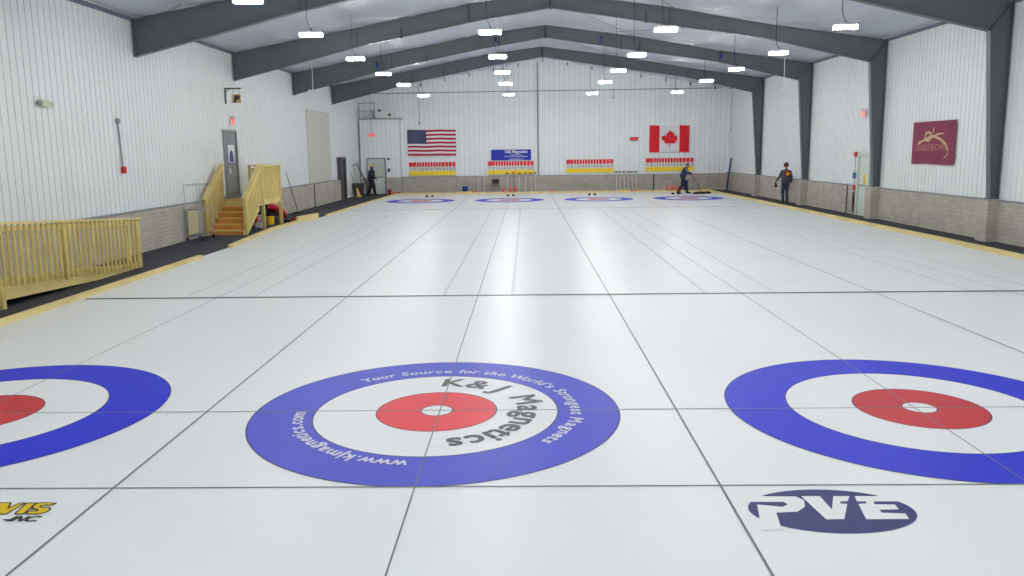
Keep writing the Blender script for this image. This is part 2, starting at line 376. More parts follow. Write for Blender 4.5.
# --- hanging lights
LX = (-4.45, 0, 4.33, 8.72); LYS = [-6.9, -1.7, 3.5, 8.75, 13.45, 18.85, 24.0, 29.15, 36.2]  # lowest rows are unseen; the first is added to brighten the near ice
EMIT = mat('led_diffuser', (255, 254, 252), .5, emit=LAMP_L)
EMIT2 = mat('led_diffuser_far', (255, 254, 252), .5, emit=LAMP_L*1.7)
cols = ['leftmost', 'second', 'third', 'rightmost']; order = {3: 'nearest in view', 4: 'nearest full', 5: 'second full', 6: 'third full', 7: 'fourth full', 8: 'farthest'}
def light_proto():
    r = empty('hanging_light', (0, 0, 0))
    mb = MB().box(-.28, .28, -.13, .13, .0, .03, .01); mb.box(-.24, .24, -.08, .08, .03, .06, .01); mb.build('housing', WHITEP, r)
    MB().box(-.265, .265, -.09, .09, -.075, -.001).build('diffuser', EMIT, r)
    return r
lp = light_proto(); first = True
for iy, y in enumerate(LYS):
    for ix, x in enumerate(LX):
        o = lp if first else copy_tree(lp); first = False
        o.location = (x, y-(.35 if (ix, iy) == (1, 3) else 0), 5.4)
        tag(o, f'hanging light, {cols[ix]} column from the left, {order.get(iy, "unseen row %d above the near ice" % (iy+1))}', 'light fixture', 'hanging lights under the roof')
        if iy == 8: 
            for q in [c for c in bpy.data.objects if c.parent == o and c.name.startswith('diffuser')]: q.data = q.data.copy(); q.data.materials[0] = EMIT2
        h = roof_z(x)+.06-5.4
        mb = MB(); s = -.09 if ix != 3 else -.1
        mb.tube([(s, 0, h), (s, 0, .34), (s+.03, 0, .22), (0, 0, .09)], .0065, 6)
        mb.tube([(0, 0, .09), (0, .02, .13), (.02, 0, .08)], .014, 6)
        cb = mb.build('hanging_cable', DARK); cb.parent = o

# ------------------------------------------------------------------ walkways and curbs
def poly_slab(name, pts, z0, z1, m, label):
    o = MB().prism([(x, y, z0) for x, y in pts], (0, 0, z1-z0)).build(name, m); return o
LCX = [(-6.98, YN), (-6.98, 11.9), (-7.0, 14.2), (-7.45, 19.2), (-7.35, 22.0), (-7.08, 23.7), (-7.0, 25.0), (-6.9, 33.2), (-6.78, 38.6), (-6.75, 40.9)]
o = poly_slab('rubber_mat', [(BL+.005, YN+.05)]+[(x-.15, y) for x, y in LCX]+[(-6.9, 42.2), (-7.4, 41.8), (BL-.01, 41.8)], .001, .022, RUBBER, '')
tag(o, 'black rubber matting along the left wall under the steps', 'rubber mat', 'rubber walkways around the ice')
RCX = [(11.66, YN), (11.68, 10.6), (11.74, 14.3), (11.68, 17.4), (11.66, 21.9), (11.64, 27.2), (11.6, 31.5), (11.55, 36), (11.55, 40.9)]
# keep the mat clear of the piers
pp = [(11.8, 42.2), (12.89, 42.2)]
for y in sorted(FY, reverse=True): pp += [(12.89, y+.26), (12.61, y+.26), (12.61, y-.26), (12.89, y-.26)]
pp += [(12.89, YN+.05)]
o = MB().prism([(x, y, .001) for x, y in [(x+.16, y) for x, y in RCX]+pp], (0, 0, .021)).build('rubber_mat', RUBBER)
tag(o, 'black rubber matting along the right wall behind the walking person', 'rubber mat', 'rubber walkways around the ice')
o = MB().box(-6.84, 11.7, 40.95, 42.2, .001, .022).build('rubber_mat', RUBBER)
tag(o, 'black rubber matting strip below the scoreboards at the far end', 'rubber mat', 'rubber walkways around the ice')
def curb(name, pts, h, label, w=.11, z0=0):
    mb = MB(); L = []; R = []
    for i, (x, y) in enumerate(pts):
        a = Vector(pts[max(0, i-1)]); b = Vector(pts[min(len(pts)-1, i+1)]); d = (b-a).normalized(); n = Vector((-d.y, d.x))
        L.append((x+n.x*w/2, y+n.y*w/2)); R.append((x-n.x*w/2, y-n.y*w/2))
    rings = [[mb.bm.verts.new(p) for p in ((l[0], l[1], z0), (r[0], r[1], z0), (r[0], r[1], z0+h), (l[0], l[1], z0+h))] for l, r in zip(L, R)]
    for a, b in zip(rings, rings[1:]):
        for k in range(4): mb._f([a[k], a[(k+1) % 4], b[(k+1) % 4], b[k]])
    mb._f(rings[0]); mb._f(rings[-1])
    return tag(mb.build(name, CURB), label, 'timber curb', 'timber curbs around the ice')
curb('timber_curb', [(-6.97, YN+.1), (-6.97, 6.6), (-7.0, 11.9)], .085, 'pale timber curb on the left ice edge beside the sloping ramp')
curb('timber_curb', [(-7.06, 14.1), (-7.5, 19.2), (-7.42, 21.9)], .085, 'pale timber curb on the left ice edge beside the wooden steps')
curb('timber_plank', [(-7.42, 21.95), (-7.12, 23.7)], .22, 'short raised timber plank on the left ice edge past the wooden steps', .08)
curb('timber_curb', [(-7.08, 24.9), (-6.97, 33.2), (-6.86, 38.6), (-6.83, 40.7)], .07, 'pale timber curb on the far left ice edge leading to the corner')
curb('timber_curb', [(x+.05, y) for x, y in RCX[:-1]]+[(11.6, 40.7)], .09, 'long pale timber curb on the right ice edge', .16)
curb('timber_curb', [(-6.83, 40.82), (11.7, 40.82)], .1, 'pale timber curb across the far end of the ice', .12)
# bumper pads on the far curb
pr = None
for x, wd, m, c, lb in ((-6.75, .5, REDP, 'red', 'at the far left corner'), (-2.09, .45, REDP, 'red', 'right of the blue bin'), (2.43, .4, REDP, 'red', 'between the brooms and the third scoreboard'), (7.16, .45, REDP, 'red', 'in front of the dark broom rack'),
                        (-2.66, .6, YEL, 'yellow', 'in front of the blue bin'), (6.5, .5, YEL, 'yellow', 'in front of the second broom row'), (11.3, .6, YEL, 'yellow', 'near the right corner')):
    o = MB().box(x-wd/2, x+wd/2, 40.77, 40.89, .1, .145, .012).build('bumper_pad', m)
    tag(o, f'{c} pad lying on the far timber curb {lb}', 'pad', 'pads on the far curb')
# hacks
for k, x in enumerate((-4.5, 0.0, 4.5, 9.1)):
    for s in (-1, 1):
        cx = x+s*.15
        mb = MB(); mb.prism([(cx-.07, 38.0, 0.002), (cx-.07, 38.2, .002), (cx-.07, 38.2, .09), (cx-.07, 38.13, .10), (cx-.07, 38.04, .03)], (.14, 0, 0))
        nm = ('first', 'second', 'third', 'fourth')[k]
        tag(mb.build('rubber_hack', BLACK), f'{"left" if s < 0 else "right"} black rubber foothold behind the {nm} far target from the left', 'foothold', 'black rubber footholds at the far end')

# ------------------------------------------------------------------ ramp with railing, front left
XFENCE = -7.72
ramp = empty('ramp', (XFENCE, 6.5, 0), 'yellowish timber ramp with baluster railing in the left foreground', 'ramp')
def bz(y): return max(0.0, .0+(10.3-y)*.075)     # ramp surface
def tz(y): return 1.08+(10.3-y)*.064
Y0 = -2.0
MB().prism([(-8.88, 10.3, .0), (-8.88, 10.3, .04), (-8.88, Y0, bz(Y0)+.04), (-8.88, Y0, bz(Y0)-.0)], (1.14, 0, 0)).build('ramp_deck', WOODR, ramp)
MB().prism([(XFENCE-.02, 10.25, .02), (XFENCE-.02, Y0, bz(Y0)+.01), (XFENCE-.02, Y0, bz(Y0)-.24), (XFENCE-.02, 5.3, bz(5.3)-.22), (XFENCE-.02, 9.0, .0)], (.04, 0, 0)).build('skirt_board', WOODR, ramp)
for xf in (XFENCE+.03,):
    mb = MB(); mb.beam((xf, 10.36, tz(10.36)+.02), (xf, Y0, tz(Y0)+.02), .14, .038); mb.build('top_rail', WOODR, ramp)
    mb = MB(); mb.beam((xf-.0, 10.3, tz(10.3)-.07), (xf, Y0, tz(Y0)-.07), .035, .08); mb.build('upper_rail', WOODR, ramp)
    mb = MB(); mb.beam((xf-.03, 10.2, bz(10.2)+.09), (xf-.03, Y0, bz(Y0)+.09), .035, .08); mb.build('lower_rail', WOODR, ramp)
    for y in (10.28, 9.82, 7.38, 5.35, 3.3, 1.2, -.9):
        MB().box(xf-.055, xf+.02, y-.045, y+.045, max(0, bz(y)-.02), tz(y)).build('rail_post', WOOD, ramp)
    y = 10.28-.17
    while y > Y0:
        if min(abs(y-q) for q in (9.82, 7.38, 5.35, 3.3, 1.2, -.9)) > .07:
            MB().box(xf+.02, xf+.055, y-.021, y+.021, bz(y)+.02, tz(y)).build('baluster', WOOD, ramp)
        y -= .165 if xf == XFENCE+.03 else .2
for y in (1.2,): MB().box(XFENCE-.05, XFENCE+.05, y-.06, y+.06, 0, bz(y)).build('support_post', WOOD, ramp)
MB().box(XFENCE+.0, XFENCE+.09, 5.32, 5.42, .0, .36).build('support_post', WOOD, ramp)

# ------------------------------------------------------------------ steps and landing on the left wall
st = empty('wooden_steps', (-8.4, 19, 0), 'timber steps with railings rising to a landing at the raised left door', 'steps')
SX0, SX1 = -8.88, -7.80; LZ = 1.0
sy = [17.32+.31*k for k in range(6)]
for k in range(6):
    z1 = LZ*(k+1)/6; y = sy[k] if k < 5 else 18.85
    r = MB().box(SX0, SX1, y+.02, y+.045, z1-.165, z1-.035).build('riser', STEPM, st)
    if k < 5: MB().box(SX0-.02, SX1+.02, y-.01, y+.33, z1-.036, z1).build('tread', TREAD, st)
MB().box(-8.92, -7.86, 18.85, 21.5, LZ-.04, LZ).build('landing_deck', TREAD, st)
mb = MB(); mb.box(-7.88, -7.84, 18.9, 21.54, LZ-.2, LZ-.02); mb.build('fascia_board', WOODR, st)
mb = MB(); mb.box(-8.92, -7.88, 18.83, 18.85, LZ-.17, LZ-.04); mb.build('fascia_board', WOODR, st)
mb = MB(); mb.box(-8.93, -7.88, 21.5, 21.54, LZ-.2, LZ-.02); mb.build('fascia_board', WOODR, st)
for x in (SX0-.05, SX1+.0):
    mb = MB(); mb.prism([(x, 17.30, .0), (x, 17.30, .12), (x, 18.85, LZ-.05), (x, 18.85, LZ-.32), (x, 17.6, 0)], (.04, 0, 0)); mb.build('stringer', WOODR, st)
def rail_side(xc, ya, za, yb, zb, lo_a, lo_b):
    """sloping side railing of the steps"""
    MB().box(xc-.045, xc+.045, ya-.045, ya+.045, 0, za).build('newel_post', WOOD, st)
    MB().box(xc-.045, xc+.045, yb-.045, yb+.045, lo_b-.1, zb).build('newel_post', WOOD, st)
    MB().beam((xc, ya-.08, za-.01), (xc, yb+.05, zb+.03), .15, .04).build('handrail', WOODR, st)
    MB().beam((xc+.03, ya, za-.12), (xc+.03, yb, zb-.1), .035, .09).build('upper_rail', TREAD, st)
    n = 12
    for k in range(1, n):
        t = k/n; y = ya+(yb-ya)*t
        MB().box(xc+.0, xc+.03, y-.042, y+.042, lo_a+(lo_b-lo_a)*t, za-.06+(zb-za)*t).build('baluster', WOOD, st)
rail_side(-7.74, 17.42, 1.13, 19.0, 2.10, .12, LZ)
rail_side(-8.87, 17.2, 1.13, 18.7, 2.12, .12, LZ)
for y in (19.5, 21.46): MB().box(-7.90, -7.80, y-.05, y+.05, 0, 2.06).build('landing_post', WOOD, st)
MB().box(-8.92, -8.84, 21.42, 21.5, LZ, 2.06).build('landing_post', WOOD, st)
MB().box(-8.92, -8.84, 21.42, 21.5, 0, LZ-.2).build('landing_post', WOOD, st)
MB().box(-7.92, -7.76, 18.95, 21.56, 2.06, 2.10).build('handrail', WOODR, st)
MB().box(-8.93, -7.90, 21.4, 21.54, 2.06, 2.10).build('handrail', WOODR, st)
MB().box(-8.93, -7.90, 21.45, 21.49, 1.90, 1.98).build('upper_rail', WOODR, st)
MB().box(-8.93, -7.90, 21.45, 21.49, 1.08, 1.16).build('lower_rail', WOODR, st)
for k in range(-3, 9):
    y = 19.62+k*.205; MB().box(-7.86, -7.83, y, y+.15, LZ-.02, 2.06).build('baluster', WOOD, st)
for k in range(7):
    x = -8.78+k*.135; MB().box(x, x+.04, 21.44, 21.47, 1.1, 1.95).build('baluster', WOOD, st)

# ------------------------------------------------------------------ doors
d1 = empty('door_1', (XL, 20.2, 1.0)); struct(d1, 'grey glazed door above the wooden steps')
fr = MB()
for y0, y1, z0, z1 in ((19.62, 19.70, 1.0, 3.27), (20.78, 20.86, 1.0, 3.27), (19.70, 20.78, 3.19, 3.27)): fr.box(XL-.02, XL+.07, y0, y1, z0, z1, .006)
fr.build('door_frame', GREY, d1)
lf = MB().box(XL-.02, XL+.035, 19.70, 20.78, 1.01, 3.19, .006).build('door_leaf', mat('bronze_grey', (128, 128, 126), .45, metal=.2), d1)
MB().box(XL+.035, XL+.042, 19.84, 20.64, 2.15, 3.08).build('window_pane', GLASS, d1)
MB().box(XL+.035, XL+.041, 19.84, 20.64, 1.2, 1.95).build('lower_panel', mat('panel_grey', (140, 141, 142), .5), d1)
ps = MB(); ps.box(XL+.042, XL+.046, 19.95, 20.55, 2.18, 2.78); ps = ps.build('poster', WHITEP, d1); ps['label'] = 'white and blue poster taped behind the glass'
MB().prism([(XL+.048, 20.02, 2.2), (XL+.048, 20.48, 2.2), (XL+.048, 20.42, 2.5), (XL+.048, 20.30, 2.6), (XL+.048, 20.2, 2.6), (XL+.048, 20.08, 2.48)], (.001, 0, 0)).build('poster_print', mat('poster_blue', (50, 70, 150), .5), d1)
MB().tube([(XL+.04, 19.82, 1.98), (XL+.1, 19.82, 1.98), (XL+.1, 19.95, 1.98)], .014, 8).build('door_handle', CHROME, d1)
MB().box(XL+.041, XL+.05, 20.0, 20.12, 1.84, 2.02).build('notice_card', WHITEP, d1)
d2 = empty('door_2', (XR, 22.05, 0)); struct(d2, 'pale green white door by the right wall pier')
fr = MB()
for y0, y1, z0, z1 in ((21.50, 21.60, 0, 2.24), (22.50, 22.62, 0, 2.24), (21.60, 22.50, 2.14, 2.24)): fr.box(BR-.09, XR-.0, y0, y1, z0, z1, .008)
PG = mat('pale_green_paint', (196, 208, 198), .45); PG2 = mat('pale_green_paint_leaf', (206, 216, 208), .45)
fr.build('door_frame', PG, d2)
MB().box(BR-.03, BR+.0, 21.60, 22.50, .02, 2.14, .006).build('door_leaf', PG2, d2)
MB().box(BR-.045, BR-.03, 21.65, 22.45, 1.08, 1.13, .004).build('push_bar', GREY, d2)
s = MB().box(BR-.036, BR-.031, 21.9, 22.1, 1.16, 1.5).build('sticker', YEL, d2); s['label'] = 'yellow sticker'
d3 = empty('door_3', (XL, 36.6, 0)); struct(d3, 'dark framed doorway near the far end of the left wall')
fr = MB()
for y0, y1, z0, z1 in ((36.0, 36.12, 0, 2.25), (37.15, 37.27, 0, 2.25), (36.12, 37.15, 2.13, 2.25)): fr.box(XL, XL+.22, y0, y1, z0, z1, .006)
fr.build('door_frame', mat('dark_bronze', (84, 78, 82), .5), d3)
MB().box(XL+.02, XL+.08, 36.12, 37.15, .01, 2.13).build('door_leaf', mat('dusk_grey', (96, 92, 96), .5), d3)

# vestibule room in the far left corner
VB = 41.9
ves = empty('trim_3', (-7.8, VB, 0)); struct(ves, 'boxed out corner room with flat roof edge in the far left corner')
vb = ribbed('x', VB, -9.04, -6.6, lambda q: 4.4, .98, -1, .27).build('liner_front', [LINERF, LINERD], ves)
MB().box(-6.64, -6.6, VB, YF, 0, 4.4).build('side_panel', LINERF, ves)
MB().box(-9.04, -6.5, VB-.12, YF, 4.4, 4.46).build('roof_slab', GREY, ves)
MB().box(-9.06, -9.0, VB-.05, VB+.05, 1.0, 4.4).build('corner_flashing', GREY, ves)
MB().box(-7.5, -6.6, VB-.02, VB+.1, 0, .98, .01).build('block_base', BLOCK, ves)
MB().box(-9.04, -8.74, VB-.02, VB+.1, 0, .98, .01).build('block_base', BLOCK, ves)
d4 = empty('door_4', (-8.1, VB, 0)); struct(d4, 'pale green metal door behind the person with the yellow cap')
fr = MB()
for x0, x1, z0, z1 in ((-8.66, -8.60, 0, 2.15), (-7.58, -7.50, 0, 2.15), (-8.60, -7.58, 2.08, 2.15)): fr.box(x0, x1, VB-.06, VB+.06, z0, z1, .006)
fr.build('door_frame', GREY, d4)
MB().box(-8.60, -7.58, VB-.02, VB+.03, .02, 2.08, .006).build('door_leaf', PG2, d4)
MB().box(-8.55, -7.68, VB-.05, VB-.02, .98, 1.04, .006).build('push_bar', GREY, d4)
MB().box(-8.3, -7.62, VB-.026, VB-.021, 1.0, 1.95).build('upper_panel', PG, d4)
# equipment on top of it
eq = empty('ventilation_unit', (-7.5, 42, 4.46), 'white ventilation unit with two black round ports on the corner room roof', 'ventilation unit')
MB().box(-8.05, -6.92, 41.95, 42.45, 4.47, 4.98, .02).build('casing', WHITEP, eq)
for x, z in ((-7.78, 4.92), (-7.18, 4.66)): MB().tube([(x, 41.95, z), (x, 41.88, z)], .075, 16).build('port', BLACK, eq)
rl = empty('guard_rail', (-8.5, 41.9, 4.46), 'thin steel rail frame beside the white unit on the corner room roof', 'rail')
for z in (4.9, 5.35): MB().tube([(-9.0, 41.85, z), (-8.05, 41.85, z)], .02, 6).build('rail_bar', GREY, rl)
for x in (-8.97, -8.07): MB().tube([(x, 41.85, 4.46), (x, 41.85, 5.4)], .02, 6).build('rail_upright', GREY, rl)

# ------------------------------------------------------------------ flags, boards and signs on the far wall
YW = YF-.03
def ngon(mb, pts, y, fn=None):
    vs = [mb.bm.verts.new((x, y, z)) for x, z in pts]; f = mb._f(vs); return f
def wave(x, z, a=.018): return a*math.sin(x*5.1+z*2.3)+a*.6*math.sin(x*2.2-z*4.7)
# striped flag
fl = MB(); x0, x1, zt, zb_ = -6.24, -3.32, 3.77, 2.25; NX = 48
def cell(mb, xa, xb, za, zc, mi, yoff=0, nx=8):
    mb.mi = mi; cols_ = []
    for k in range(nx+1):
        x = xa+(xb-xa)*k/nx; cols_.append([mb.bm.verts.new((x, YW-.06-yoff-wave(x, z), z+.012*math.sin(x*4))) for z in (za, zc)])
    for a, b in zip(cols_, cols_[1:]): mb._f([a[0], b[0], b[1], a[1]])
hh = (zt-zb_)/13; ux = x0+.385*(x1-x0)
for k in range(13):
    za = zt-(k+1)*hh; mi = 0 if k % 2 == 0 else 1
    cell(fl, ux if k < 7 else x0, x1, za, za+hh, mi, 0, 24)
for k in range(7): za = zt-(k+1)*hh; cell(fl, x0, ux, za, za+hh, 2, 0, 12)
fl.mi = 1
for r in range(9):
    for c in range(6 if r % 2 == 0 else 5):
        cx = x0+(ux-x0)*((c*2+1+(r % 2))/12); cz = zt-7*hh*(r+1)/10
        P = [(cx+.033*(1 if k % 2 == 0 else .42)*math.sin(k*PI/5), cz+.033*(1 if k % 2 == 0 else .42)*math.cos(k*PI/5)) for k in range(10)]
        fl._f([fl.bm.verts.new((x, YW-.068-wave(x, z), z+.012*math.sin(x*4))) for x, z in P])
o = fl.build('national_flag', [mat('flag_red', (188, 30, 62), .7), mat('flag_white', (228, 228, 232), .7), mat('flag_navy', (34, 40, 92), .7)])
so = o.modifiers.new('thick', 'SOLIDIFY'); so.thickness = .003
tag(o, 'red and white striped flag with starred navy corner on the far wall', 'flag')
fl = MB(); x0, x1, zt, zb_ = 8.25, 10.62, 3.86, 2.29; wq = (x1-x0)/4
FR = mat('flag_red_bright', (226, 28, 44), .7)
for a, b, mi in ((x0, x0+wq, 0), (x0+wq, x1-wq, 1), (x1-wq, x1, 0)):
    for k in range(8): cell(fl, a, b, zb_+(zt-zb_)*k/8, zb_+(zt-zb_)*(k+1)/8, mi, 0, 10)
leaf = [(0, 1), (.15, .72), (.31, .80), (.24, .38), (.44, .60), (.50, .48), (.74, .52), (.66, .32), (.76, .24), (.38, -.06), (.43, -.20), (.035, -.13), (.035, -.48)]
leaf = leaf+[(-x, z) for x, z in leaf[::-1] if x > 0]
fl.mi = 0; cx, cz = (x0+x1)/2, (zt+zb_)/2-.16; vs_ = []
for x, z in leaf: vs_.append(fl.bm.verts.new((cx+x*.66, YW-.115-wave(cx+x*.66, cz+z*.66), cz+z*.66)))
f = fl._f(vs_); bmesh.ops.triangulate(fl.bm, faces=[f])
o = fl.build('national_flag', [FR, MATS['flag_white']]); so = o.modifiers.new('thick', 'SOLIDIFY'); so.thickness = .003
tag(o, 'red and white maple leaf flag hanging on the far wall', 'flag')
# scoreboards
def scoreboard(x0, x1, zb0, label):
    z0 = zb0; e = empty('scoreboard', ((x0+x1)/2, YW, z0), label, 'scoreboard', 'scoreboards along the far wall')
    H = .78; MB().box(x0-.02, x1+.02, YW-.03, YW-.005, z0-.02, z0+H+.02).build('backing_board', WHITEP, e)
    wt = [1.25]*2+[.92]*9+[1.2]*4; tot = sum(wt); x = x0; mbn = MB()
    lab = ['+', '0']+[str(i) for i in range(1, 14)]
    for k, w_ in enumerate(wt):
        ww = (x1-x0)*w_/tot; g = .012 if k != 0 else 0
        MB().box(x+.012, x+ww-(.028 if k else .0), YW-.042, YW-.03, z0+.52, z0+H, .003).build('red_tile', REDS, e)
        MB().box(x+.006, x+ww-.006, YW-.042, YW-.03, z0, z0+.26, .003).build('yellow_tile', YELS, e)
        V, F = text_geo(lab[k], .22, .004); xc = x+ww/2
        add_geo(mbn, V, F, lambda v: Vector((xc+v.x*.72, YW-.036, z0+.31+v.y)))
        x += ww
    mbn.build('numerals', mat('numeral_black', (60, 60, 64), .6), e)
REDS = mat('tile_red', (232, 26, 44), .5); YELS = mat('tile_yellow', (255, 222, 10), .5)
scoreboard(-6.2, -3.37, 1.07, 'red and yellow scoreboard under the striped flag')
scoreboard(-1.43, 1.34, 1.08, 'red and yellow scoreboard under the blue banner')
scoreboard(3.28, 6.12, 1.13, 'red and yellow scoreboard with bare wall above it')
scoreboard(8.05, 10.92, 1.16, 'red and yellow scoreboard under the maple leaf flag')
# blue sponsor banner
bn = empty('sponsor_banner', (0, YW, 1.93), 'blue banner with white lettering K&J Magnetics above a scoreboard', 'banner')
MB().box(-1.23, 1.17, YW-.03, YW-.02, 1.92, 2.55, .003).build('banner_cloth', mat('banner_blue', (30, 48, 176), .55), bn)
mb = MB()
for t, s, x, z, b in (('K&J Magnetics', .235, .28, 2.35, .008), ('Your Source for', .095, .28, 2.22, .003), ("the World's Strongest Magnets", .11, .28, 2.115, .003), ('www.kjmagnetics.com', .095, .28, 1.96, .003)):
    V, F = text_geo(t, s, b); add_geo(mb, V, F, lambda v: Vector((x+v.x, YW-.034, z+v.y)))
mb.build('banner_lettering', WHITEP, bn)
ck = empty('digital_clock', (7.34, YW, 3.0), 'small red digital clock on the far wall left of the maple leaf flag', 'clock')
MB().box(7.1, 7.58, YW-.07, YW, 3.0, 3.2, .01).build('case', mat('clock_case', (90, 22, 30), .5), ck)
for x in (7.16, 7.27, 7.40, 7.51): MB().box(x-.03, x+.035, YW-.075, YW-.07, 3.04, 3.16).build('digit', mat('led_red', (240, 40, 60), .5, emit=.8), ck)

# maroon banner on the right wall
mn = empty('sponsor_banner', (XR, 17.4, 1.9), 'maroon banner with gold swoosh emblem and Charlie Browns lettering on the right wall', 'banner')
def wq_(v):   # v.x along the banner from its left edge (far end) to the right (near end)
    return Vector((XR-.055+v.z*.5-.01*math.sin(v.x*6), 18.68-v.x, 1.93+v.y))
mb = MB(); nx = 16; cs = []
for k in range(nx+1):
    u = 2.58*k/nx; cs.append([mb.bm.verts.new(wq_(Vector((u, v_, 0)))) for v_ in (0-.01*math.cos(u*3), 1.26)])
for a, b in zip(cs, cs[1:]): mb._f([a[0], b[0], b[1], a[1]])
o = mb.build('banner_cloth', mat('maroon_cloth', (132, 46, 78), .7, var=.06, vscale=2), mn); so = o.modifiers.new('thick', 'SOLIDIFY'); so.thickness = .004; so.offset = 0
GOLD = mat('gold_print', (206, 176, 140), .6); GOLD2 = mat('gold_print_dark', (168, 112, 100), .6)
mb = MB()
V, F = text_geo('CHARLIE BROWNS', .29, .006); add_geo(mb, V, F, lambda v: wq_(Vector((1.20+v.x*.82, .40+v.y, -.012))))
V, F = text_geo('STEAKHOUSE', .08, 0)
mb.build('banner_lettering', GOLD2, mn)
mb = MB()
def brush(pts, n=20):   # tapered curved stroke
    P = []
    for (x, y, r) in pts: P.append((x, y, r))
    L = []; R = []
    for i, (x, y, r) in enumerate(P):
        a = P[max(0, i-1)]; b = P[min(len(P)-1, i+1)]; dx, dy = b[0]-a[0], b[1]-a[1]; l = math.hypot(dx, dy) or 1
        L.append((x-dy/l*r, y+dx/l*r)); R.append((x+dy/l*r, y-dx/l*r))
    for i in range(len(P)-1):
        mb._f([mb.bm.verts.new(wq_(Vector((q[0], q[1], -.02)))) for q in (L[i], L[i+1], R[i+1], R[i])])
brush([(.42, .62, .05), (.62, .68, .03), (.85, .74, .035), (1.1, .80, .04), (1.4, .82, .04), (1.75, .72, .04), (2.05, .6, .04), (2.25, .42, .03), (2.22, .28, .02), (2.0, .16, .008)])
brush([(1.0+.22*math.cos(a/10*2*PI), .82+.13*math.sin(a/10*2*PI), .035) for a in range(11)])
brush([(1.3, .86, .01), (1.34, 1.0, .035), (1.36, 1.12, .008)])
brush([(1.2, .78, .03), (1.6, .88, .03), (1.95, .90, .01)])
mb.build('swoosh_emblem', GOLD, mn)

# ------------------------------------------------------------------ wall fittings
def exit_sign(loc, axis, label, hang=0):
    e = empty('exit_sign', loc, label, 'exit sign', 'red exit signs')
    x, y, z = loc
    if axis == 'x':     # faces the hall along -Y
        MB().box(x-.16, x+.16, y-.03, y+.03, z-.1, z+.1, .01).build('sign_body', WHITEP, e)
        V, F = text_geo('EXIT', .16, .004); mb = MB(); MB().box(x-.14, x+.14, y-.034, y-.03, z-.085, z+.085).build('sign_face', REDE, e)
        add_geo(mb, V, F, lambda v: Vector((x+v.x*.8, y-.036, z-.055+v.y))); mb.build('sign_letters', WHITEP, e)
        if hang: MB().tube([(x-.02, y, z+.1), (x-.02, y, z+hang)], .012, 6).build('hanging_conduit', GREY, e)
    else:
        s = axis
        MB().box(min(x, x+s*.06), max(x, x+s*.06), y-.16, y+.16, z-.1, z+.1, .01).build('sign_body', WHITEP, e)
        MB().box(min(x+s*.06, x+s*.065), max(x+s*.06, x+s*.065), y-.14, y+.14, z-.085, z+.085).build('sign_face', REDE, e)
        V, F = text_geo('EXIT', .16, .004); mb = MB()
        add_geo(mb, V, F, lambda v: Vector((x+s*.067, y+s*v.x*.8, z-.055+v.y))); mb.build('sign_letters', WHITEP, e)
        for dy in (-.11, .11): MB().tube([(x+s*.03, y+dy, z+.1), (x+s*.07, y+dy, z+.17)], [.02, .05], 10).build('lamp_head', WHITEP, e)
REDE = mat('exit_red', (255, 44, 34), .5, emit=.9)
exit_sign((-8.25, 41.75, 3.5), 'x', 'red exit sign hanging in front of the far left corner room', 2.35)
exit_sign((XL+.02, 20.5, 3.55), 1, 'red exit sign above the raised door on the left wall')
exit_sign((XR-.02, 22.57, 3.62), -1, 'orange red exit sign above the pale door on the right wall')
# hanging P sign
ps = empty('hanging_sign', (XL, 20.1, 4.2), 'square tan sign with black letter P hanging from a dark bracket', 'sign')
mb = MB(); mb.box(XL, XL+.05, 20.08, 20.12, 4.12, 4.64); mb.box(XL, XL+.56, 20.08, 20.12, 4.59, 4.63)
mb.tube([(XL+.03, 20.1, 4.42), (XL+.06, 20.1, 4.52), (XL+.13, 20.1, 4.57), (XL+.2, 20.1, 4.6)], .014, 6); mb.build('bracket', mat('bracket_brown', (58, 44, 40), .5), ps)
MB().box(XL+.24, XL+.54, 20.085, 20.115, 4.14, 4.42, .004).build('sign_board', mat('sign_tan', (196, 172, 128), .6), ps)
mb = MB(); V, F = text_geo('P', .32, .02, 0, .2); add_geo(mb, V, F, lambda v: Vector((XL+.38+v.x, 20.08, 4.17+v.y*.93))); mb.build('sign_letter', BLACK, ps)
for dx in (.29, .49): MB().tube([(XL+dx, 20.1, 4.42), (XL+dx, 20.1, 4.6)], .006, 5).build('sign_chain', BLACK, ps)
# emergency light
el = empty('emergency_light', (XL, 9.45, 3.5), 'beige twin lamp emergency light high on the left wall', 'emergency light')
MB().box(XL+.025, XL+.1, 9.36, 9.66, 3.48, 3.62, .015).build('battery_case', mat('beige_plastic', (206, 204, 184), .5), el)
for y in (9.30, 9.72): MB().tube([(XL+.03, y, 3.55), (XL+.07, y, 3.54), (XL+.12, y-.02, 3.52)], [.025, .05, .055], 12).build('lamp_head', MATS['beige_plastic'] if y > 9.5 else GREY, el)
al = empty('fire_alarm', (XL, 12.66, 2.14), 'small red alarm pull box at the end of a grey conduit on the left wall', 'fire alarm')
MB().tube([(XL+.04, 12.6, 3.26), (XL+.04, 12.66, 2.2)], .018, 8).build('conduit', GREY, al)
MB().box(XL+.025, XL+.08, 12.54, 12.66, 3.24, 3.36, .01).build('junction_box', GREY, al)
MB().box(XL+.02, XL+.1, 12.6, 12.73, 2.03, 2.2, .012).build('pull_box', REDP, al)
